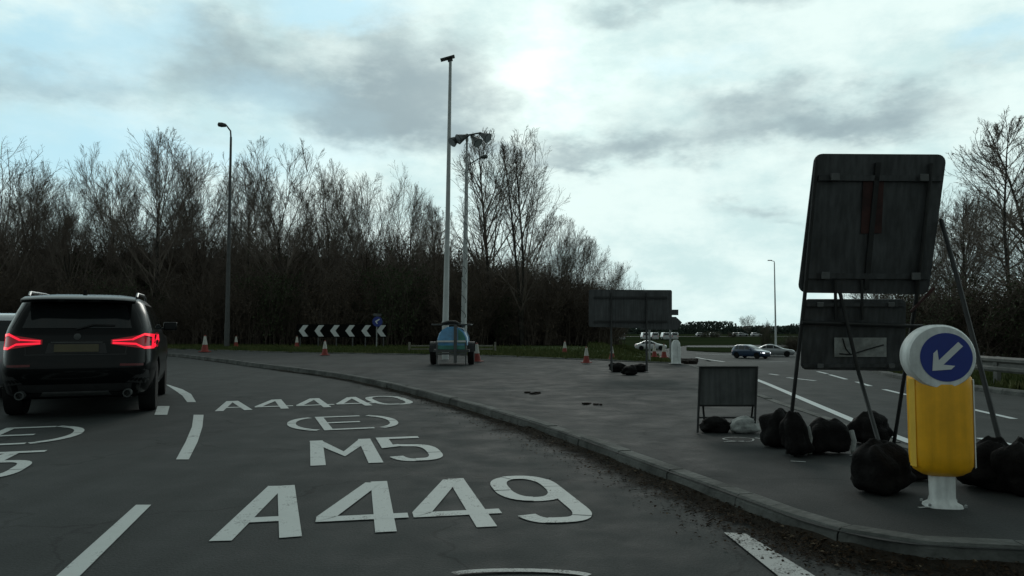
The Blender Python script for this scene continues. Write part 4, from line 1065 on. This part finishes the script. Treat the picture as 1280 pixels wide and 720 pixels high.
def leg(mb, a, b, w_=.035):
    a, b = Vector(a), Vector(b); mb.tube([a, b], w_/2*1.2, 6); return mb
def bag_mesh(seed, L_, W_, H_, sag=.0, neck=True):
    """lumpy filled sack"""
    bm = bmesh.new(); bmesh.ops.create_icosphere(bm, subdivisions=4, radius=1)
    for v in bm.verts:
        p = v.co.copy(); e = 3.4
        r = (abs(p.x)**e+abs(p.y)**e+abs(p.z)**e)**(-1/e); p = p*r
        nz = noise.noise(p*1.3+Vector((seed*3.1, 0, 0)))*.30+noise.noise(p*3+Vector((0, seed*1.7, 0)))*.08-abs(noise.noise(p*4+Vector((0, 0, seed))))*.07
        p *= 1+nz
        p.y *= 1-.22*max(p.z, 0); p.x += .18*p.z*math.sin(seed*2.3)       # slumped to one side
        if p.z > .55:                                                     # gathered, tied neck
            k = min((p.z-.55)/.45, 1); p.x *= 1-.35*k; p.y *= 1-.45*k; p.z += .05*k*abs(math.sin(p.x*6+seed))
        if p.z < -.4: p.x *= 1.08; p.y *= 1.08
        p.x *= L_/2; p.y *= W_/2; p.z = p.z*H_/2 + H_/2
        p.z -= sag*(1-(p.x/(L_/2))**2)*-.3
        v.co = p
        if v.co.z < .004: v.co.z = .004
    me = bpy.data.meshes.new('sandbag'); bm.to_mesh(me); bm.free(); me.shade_smooth(); return me
def sandbag(px, py, L_, W_, H_, rz, seed, label, m=M_bag, group='sandbags weighing down the sign frames', z=.113, tilt=0):
    me = bag_mesh(seed, L_, W_, H_); me.materials.append(m)
    o = bpy.data.objects.new('sandbag', me); C.objects.link(o); q = G(px, py, z); o.location = (q.x, q.y+W_*.35, z); o.rotation_euler = (0, tilt, rz)
    return tag(o, label, 'sandbag', group)

def strap_on(bag, x, h_, w_=.02):
    q = MB(); q.tube([(x, -.10, h_*.97), (x+.01, -.135, h_*.6), (x-.005, -.14, h_*.25), (x+.01, -.12, .02)], w_, 6); o = q.build('tie_strap', M_sticker, bag, smooth=True); return o
def plane_board(name, tl, tr, br, bl, m, parent, thick=.012, rad=.06, ns=5):
    """rounded flat board through four corner points"""
    tl, tr, br, bl = map(Vector, (tl, tr, br, bl)); c = (tl+tr+br+bl)/4
    ux = (tr-tl).normalized(); uy = (tl-bl); uy = (uy-ux*uy.dot(ux)).normalized(); nn_ = ux.cross(uy)
    pts = []
    for P, sx, sy_ in ((tl, 1, -1), (tr, -1, -1), (br, -1, 1), (bl, 1, 1)):
        cc = P+ux*rad*sx+uy*rad*sy_; a0 = math.atan2(-sy_, -sx); 
        arcpts = []
        for k in range(ns+1):
            a = a0-R(45)+R(90)*k/ns; arcpts.append(cc+(ux*math.cos(a)+uy*math.sin(a))*rad*(1.0))
        pts.append(list(reversed(arcpts)))
    out = [p for s in pts for p in s]
    mb = MB().prism(out, nn_*-thick); o = mb.build(name, m, parent); return o, ux, uy, nn_
def local(root, v): return Vector(v)-Vector(root.location)

# large two-board temporary sign, facing away and leaning back towards us
c0 = G(1050, 560, .112)
S = empty('temporary_sign', (c0.x, c0.y, .112), 0, 'tall temporary road sign seen from behind, two dark boards on a leaning steel frame', 'road sign')
def bp(px, py):                               # a point on the leaning plane of the boards: foot line y=6.62, lean 13 degrees towards us
    d = ray(px, py); o_ = Vector((0, 0, CH)); n_ = Vector((0, 1, math.tan(R(11)))); P0 = Vector((0, 6.62, .112))
    t = (P0-o_).dot(n_)/d.dot(n_); return o_+d*t
def bq(px, py, off=0):
    p = bp(px, py)+Vector((0, -off, 0)); return local(S, p)
up_, ux, uy, nn_ = plane_board('upper_board', bq(1018, 192), bq(1183, 193), bq(1161, 368), bq(998, 366), M_signback, S, rad=.07)
lo_, *_ = plane_board('lower_board', bq(1004, 374), bq(1133, 374), bq(1131, 464), bq(1001, 462), M_signback, S, rad=.05)
def strip(a, b, wd, nm, m, par, off=.03, th=.025):
    a = bq(*a, off); b = bq(*b, off); d = (b-a).normalized(); s_ = d.cross(Vector((0, -1, -math.tan(R(11))))).normalized()*wd/2
    MB().prism([a-s_, a+s_, b+s_, b-s_], (0, th, 0)).build(nm, m, par)
strip((1022, 223), (1176, 224), .045, 'back_channel', M_signback, up_); strip((1006, 345), (1160, 346), .045, 'back_channel', M_signback, up_)
strip((1096, 204), (1081, 362), .04, 'centre_channel', M_frame, up_)
strip((1091, 226), (1088, 292), .17, 'rust_patch', M_rust, up_, .014, .003)
strip((1004, 381), (1130, 381), .03, 'back_channel', M_signback, lo_); strip((1003, 457), (1130, 457), .03, 'back_channel', M_signback, lo_)
lab = MB().prism([bq(1042, 422, .016), bq(1107, 422, .016), bq(1107, 446, .016), bq(1042, 446, .016)], (0, .003, 0)).build('sticker', M_sticker, lo_)
mk = MB().tube([bq(1048, 442, .02), bq(1062, 443, .02), (bq(1085, 436, .02)), bq(1103, 431, .02)], .006, 5); mk.tube([bq(1052, 423, .02), bq(1056, 436, .02), bq(1062, 443, .02)], .006, 5); mk.build('reflected_lines', M_frame, lab)  # diagonal reflection on the sticker, drawn as thin dark tubes
for px_, py_ in ((1040, 223), (1150, 224), (1028, 345), (1140, 346)):
    c_ = bq(px_, py_, .062); MB().box(c_, (.07, .02, .06)).build('clip', M_grey, up_, bevel=.004)
for px_, py_ in ((1022, 381), (1110, 381), (1022, 457), (1110, 457)):
    c_ = bq(px_, py_, .06); MB().box(c_, (.05, .015, .04)).build('clip', M_grey, lo_, bevel=.004)
FL, FR, RL, RR = G(984, 567, .112), G(1117, 556, .112), G(1113, 606, .112), G(1263, 603, .112)
for a, b in ((bq(1019, 200, .03), local(S, FL)), (bq(1162, 205, .03), local(S, FR))):
    MB().tube([a, bq(1004 if a.x < 0.2 else 1143, 372, .03), b], .017, 8).build('leg', M_frame, S, smooth=True)
MB().tube([bq(1048, 366, .03), bq(1064, 465, .14), local(S, RL)+Vector((0, 0, .02))], .016, 8).build('rear_strut', M_frame, S, smooth=True)
MB().tube([bq(1174, 276, .03), local(S, AT(1196, 345, 5.85)), local(S, RR)], .018, 8).build('rear_strut', M_frame, S, smooth=True)
MB().tube([bq(1000, 403, .04), bq(1150, 408, .04)], .016, 8).build('cross_bar', M_frame, S, smooth=True)
for px in (1042, 1075): MB().tube([bq(px, 350, .03), bq(px+1, 400, .03)], .014, 8).build('board_post', M_frame, S, smooth=True)
MB().tube([bq(1136, 390, .03), bq(1165, 360, .03)], .012, 6).build('brace', M_rust, S, smooth=True)
GS = 'black sandbags around the tall sign frame'
sandbag(974, 560, .27, .26, .33, .2, 1, 'black sandbag at the left front foot of the tall sign', group=GS, tilt=.1)
sandbag(999, 572, .20, .24, .36, .1, 2, 'narrow upright black sandbag second from left at the tall sign', group=GS)
bag_m = sandbag(1040, 569, .36, .26, .30, -.1, 3, 'widest black sandbag in the middle of the row under the tall sign', group=GS)
strap_on(bag_m, -.19, .25); strap_on(bag_m, .17, .22)
sandbag(1095, 557, .36, .3, .29, .3, 4, 'black sandbag behind the others at the right front foot', group=GS)
sandbag(1114, 619, .34, .30, .34, .4, 5, 'large black sandbag immediately left of the yellow bollard', group=GS, tilt=-.1)
sandbag(1144, 601, .26, .2, .12, -.2, 8, 'small flat black sandbag tucked behind the yellow bollard base', group=GS)
sandbag(1247, 614, .33, .30, .32, -.3, 6, 'large black sandbag immediately right of the yellow bollard', group=GS, tilt=.12)
sandbag(1290, 622, .26, .28, .34, .5, 7, 'black sandbag cut by the right edge of the picture', group=GS)

# small A-frame sign
Yb = G(910, 541, .112).y
A = empty('a_frame_sign', (spot(911, Yb), Yb, .112), 0, 'small square sign seen from behind on a low folding frame with two sandbags', 'road sign')
def aq(px, py, dy=0): return local(A, AT(px, py, Yb+dy))
plane_board('board', aq(876, 459, .02), aq(947, 459, .02), aq(945, 506, 0), aq(874, 506, 0), M_signback2, A, rad=.012, thick=.008)
fr = MB()
for a, b in (((875, 459), (947, 459)), ((873.5, 507), (945.5, 507))): fr.tube([aq(*a, -.01), aq(*b, -.01)], .011, 6)
fr.build('frame_bar', M_frame, A)
for px, pb in ((875, 872), (946.5, 943)):
    MB().tube([aq(px, 458, 0), aq(pb, 541, -.06)], .012, 6).build('leg', M_frame, A)
    MB().tube([aq(px, 459, .03), aq(pb+9 if px < 900 else pb-5, 534, .5)], .011, 6).build('leg', M_frame, A)
MB().tube([aq(874, 522, .1), aq(944, 522, .1)], .01, 6).build('frame_bar', M_frame, A)
sandbag(897, 541, .30, .2, .15, .05, 11, 'black sandbag under the left half of the small square sign', group='sandbags under the small square sign')
sandbag(933, 542, .27, .2, .16, -.1, 12, 'pale grey sandbag under the right half of the small square sign', m=M_bagw, group='sandbags under the small square sign')

# large sign back further away
Yb = G(785, 467, .112).y
B = empty('temporary_sign', (spot(787, Yb), Yb, .112), 0, 'wide dark sign back on thin legs with sandbags beneath, right of the wood', 'road sign')
def cq(px, py, dy=0): return local(B, AT(px, py, Yb+dy))
bo, *_ = plane_board('board', cq(736, 362), cq(840, 362.5), cq(840, 411), cq(736, 408.5), M_signback, B, rad=.04)
MB().box((cq(788, 372)+Vector((0, -.03, 0))), (1.75, .03, .05)).build('back_channel', M_frame, bo)
MB().box((cq(788, 402)+Vector((0, -.03, 0))), (1.75, .03, .05)).build('back_channel', M_frame, bo)
for px in (764, 808):
    MB().tube([cq(px, 366, -.05), cq(px, 462, -.1)], .02, 6).build('leg', M_frame, B); MB().tube([cq(px, 380, -.04), cq(px+1, 464, -.85)], .016, 6).build('rear_strut', M_frame, B)
g2 = 'black sandbags under the wide sign back'
sandbag(773, 465, .42, .3, .22, .1, 21, 'black sandbag at the left leg of the wide sign back', group=g2)
sandbag(788, 469, .30, .3, .22, .5, 22, 'black sandbag in the middle beneath the wide sign back', group=g2)
sandbag(801, 465, .34, .3, .20, -.2, 23, 'black sandbag at the right leg of the wide sign back', group=g2)
# pointed direction sign beyond it
Yd = 25.; D = empty('direction_sign', (spot(835, Yd), Yd, .13), 0, 'dark pointed direction sign poking out at the right of the wide sign back', 'road sign')
def dq(px, py): return local(D, AT(px, py, Yd))
MB().prism([dq(800, 396), dq(845, 396), dq(852.5, 403), dq(847, 412), dq(800, 412)], (0, .03, 0)).build('pointed_board', M_signback, D)
MB().prism([dq(815, 387), dq(848, 387), dq(848, 394), dq(815, 394)], (0, .03, 0)).build('upper_board', M_signback, D)
for px in (812, 838): MB().tube([dq(px, 387)+Vector((0, .06, 0)), Vector((dq(px, 400).x, .06, 0))], .035, 8).build('post', M_galv, D)

# yellow keep-left bollard
bpz = G(1184, 635, .112)
K_ = empty('traffic_bollard', (bpz.x, bpz.y+.05, .112), R(-10), 'yellow traffic bollard with round blue arrow sign on a pale base', 'bollard')
sc = bpz.y/F
def rsec(w_, d_, n_=20, e=3.2):
    return [(w_*math.copysign(abs(math.cos(t))**(2/e), math.cos(t)), d_*math.copysign(abs(math.sin(t))**(2/e), math.sin(t))) for t in [math.tau*(k+.5)/n_ for k in range(n_)]]
def loft(secs, name, m, par, smooth=True, ang=45):
    mb = MB(); n_ = len(secs[0][1])
    for z, pts in secs:
        for x, y in pts: mb.v.append(Vector((x, y, z)))
    for k in range(len(secs)-1):
        for j in range(n_): mb.f.append((k*n_+j, k*n_+(j+1) % n_, (k+1)*n_+(j+1) % n_, (k+1)*n_+j))
    mb.f.append(tuple(reversed(range(n_)))); mb.f.append(tuple((len(secs)-1)*n_+j for j in range(n_)))
    return mb.build(name, m, par, smooth=smooth, angle=ang)
zp = lambda py: AT(1180, py, bpz.y).z-.112
loft([(0, rsec(.108, .09)), (.014, rsec(.104, .086)), (.028, rsec(.076, .07)), (.06, rsec(.068, .062)), (zp(592)+.02, rsec(.070, .064))], 'base', M_wplast, K_)
zb0, zb1 = zp(594), zp(474)
bw = .176
loft([(zb0-.012, rsec(.07, .05, 36, 2.6)), (zb0, rsec(.115, .08, 36, 2.6)), (zb0+.025, rsec(.155, .108, 36, 2.6)), (zb0+.06, rsec(bw-.004, .122, 36, 2.7)), (zb0+.12, rsec(bw, .125, 36, 2.7)),
      (zb1-.05, rsec(bw+.002, .125, 36, 2.7)), (zb1+.01, rsec(bw, .118, 36, 2.7)), (zb1+.035, rsec(bw-.02, .095, 36, 2.7))], 'body', M_yellow, K_)
for s in (-1, 1):
    MB().prism([(s*(bw-.012), -.075, zb0+.05), (s*(bw+.006), -.045, zb0+.05), (s*(bw+.006), -.045, zb1), (s*(bw-.012), -.075, zb1)], (s*.002, .02, 0)).build('edge_strip', M_yellow2 if s < 0 else M_wplast, K_)
for sx in (-.10, .10):
    for sy_ in (-.085, .06): MB().lathe([(.009, 0), (.009, .012), (.005, .016)], (sx, sy_, .014), 8).build('bolt', M_galv, K_)
hc = zp(446); hr = .196
hm = MB().lathe([(hr-.05, -.085), (hr-.012, -.06), (hr, -.01), (hr, .10), (hr-.012, .122)], (-.02, 0, hc), 48, axY)
hm.build('sign_housing', M_wplast, K_, smooth=True)
fc = MB().lathe([(.146, .0), (.146, .006)], (.002, -.120, hc), 48, axY).build('sign_face', M_bluesign, K_)
def rotp(x, z, a=R(45)): # arrow pointing down-left
    return (x*math.cos(a)-z*math.sin(a)+.002, -.1285, x*math.sin(a)+z*math.cos(a)+hc)
arr = [(-.0, -.115), (.068, -.035), (.068, -.004), (.018, -.045), (.018, .112), (-.018, .112), (-.018, -.045), (-.068, -.004), (-.068, -.035)]
arr = [(x, z) for x, z in arr]
MB().prism([rotp(x, z, R(-45)) for x, z in arr], (0, -.003, 0)).build('arrow', M_whitesign, fc)

# white bollard in the distance
q = G(845, 455.5, .112)
W = empty('bollard', (q.x, q.y, .112), 0, 'plain white round topped bollard at the far corner of the island', 'bollard')
loft([(0, rsec(.15, .12)), (.02, rsec(.14, .11)), (.55, rsec(.135, .11)), (.66, rsec(.115, .09)), (.73, rsec(.06, .05))], 'body', M_wplast, W)
MB().box((0, 0, .012), (.42, .34, .024)).build('base', M_grey, W, bevel=.008)
mb = MB(); r3 = random.Random(4)
for k in range(60):
    c = G(r3.uniform(849, 869), r3.uniform(452, 455), .112); s = r3.uniform(.04, .12); mb.box(c+Vector((0, 0, s*.4)), (s*2, s, s), Matrix.Rotation(r3.uniform(0, 3), 3, 'Z'))
tag(mb.build('rubble', M_dirt), 'low heap of dark rubble beside the white bollard', 'rubble', kind='stuff')

# low timber barrier behind the trailer
Y = 34.5; x0, x1 = spot(512, Y), spot(619, Y)
T = empty('low_barrier', (x0, Y, .13), 0, 'low pale rail barrier on short posts behind the floodlight trailer', 'barrier')
for f_ in (0, 1): MB().box(((x1-x0)*f_, 0, .2), (.09, .09, .46)).build('post', M_wood, T, bevel=.01)
MB().box(((x1-x0)*.5, -.05, .27), (x1-x0-.2, .03, .06)).build('rail', M_wood, T); MB().box(((x1-x0)*.5, -.05, .12), (x1-x0-.2, .03, .05)).build('rail', M_wood, T)

# crash barrier at the right
Rb = empty('crash_barrier', (9.45, 10, .09), 0, 'galvanised crash barrier on short posts along the right verge', 'crash barrier')
prof = [(0, .30), (-.03, .34), (-.03, .39), (.03, .43), (.03, .47), (-.03, .51), (-.03, .56), (0, .60)]
pts = [(0, -4), (0, 2), (.0, 3.4), (.05, 5.2), (.25, 7)]
rb = MB()
for x, y in pts:
    for dx2, z in prof: rb.v.append(Vector((x+dx2, y, z-.05)))
m_ = len(prof)
for k in range(len(pts)-1):
    for j in range(m_-1): rb.f.append((k*m_+j, k*m_+j+1, (k+1)*m_+j+1, (k+1)*m_+j))
ro = rb.build('rail', M_rail, Rb); sm = ro.modifiers.new('s', 'SOLIDIFY'); sm.thickness = .006
for y in (-3, -1, 1, 3, 5, 6.8): MB().box((.08+(.2 if y > 6 else 0), y, .25), (.08, .12, .6)).build('post', M_rail, Rb)

# cones
def cone_proto():
    root = empty('traffic_cone', (0, 0, 0))
    MB().box((0, 0, .02), (.42, .42, .04)).build('base', M_orange, root, bevel=.01)
    def r(z): return .16-.125*z/.74
    MB().lathe([(r(.04)+.01, .04), (r(.3), .3), (r(.74), .74), (.018, .75)], n=20).build('cone_body', M_orange, root, smooth=True)
    MB().lathe([(r(.33)+.002, .33), (r(.33)+.006, .332), (r(.70)+.006, .698), (r(.70)+.002, .70)], n=20).build('reflective_sleeve', M_sleeve, root, smooth=True)
    return root
cp = cone_proto()
cones = [(256, 440, 'traffic cone on the verge edge nearest the black car', 1.0), (295, 434, 'small traffic cone on the grass by the left street lamp', .85), (371, 434.5, 'traffic cone just left of the first chevron', .85),
         (406, 444, 'traffic cone on the kerb below the third chevron', .78), (596, 452, 'red traffic cone immediately right of the floodlight trailer', .8), (706, 442, 'traffic cone on the verge left of the wide sign back', .7),
         (733, 453.5, 'red and white traffic cone below the left end of the wide sign back', .66), (765, 449, 'traffic cone under the wide sign back beside its left leg', .62),
         (818, 446, 'traffic cone farther left of the two beside the white bollard', .62), (830, 447, 'traffic cone closest to the white bollard', .66)]
for i, (px, py, lab, s) in enumerate(cones):
    o = cp if i == 0 else copy_tree(cp)
    q = G(px, py, .13); o.location = q; o.rotation_euler.z = i*.7; o.scale = (s, s, s); tag(o, lab, 'traffic cone', 'traffic cones along the verge')
bpy.context.view_layer.update()
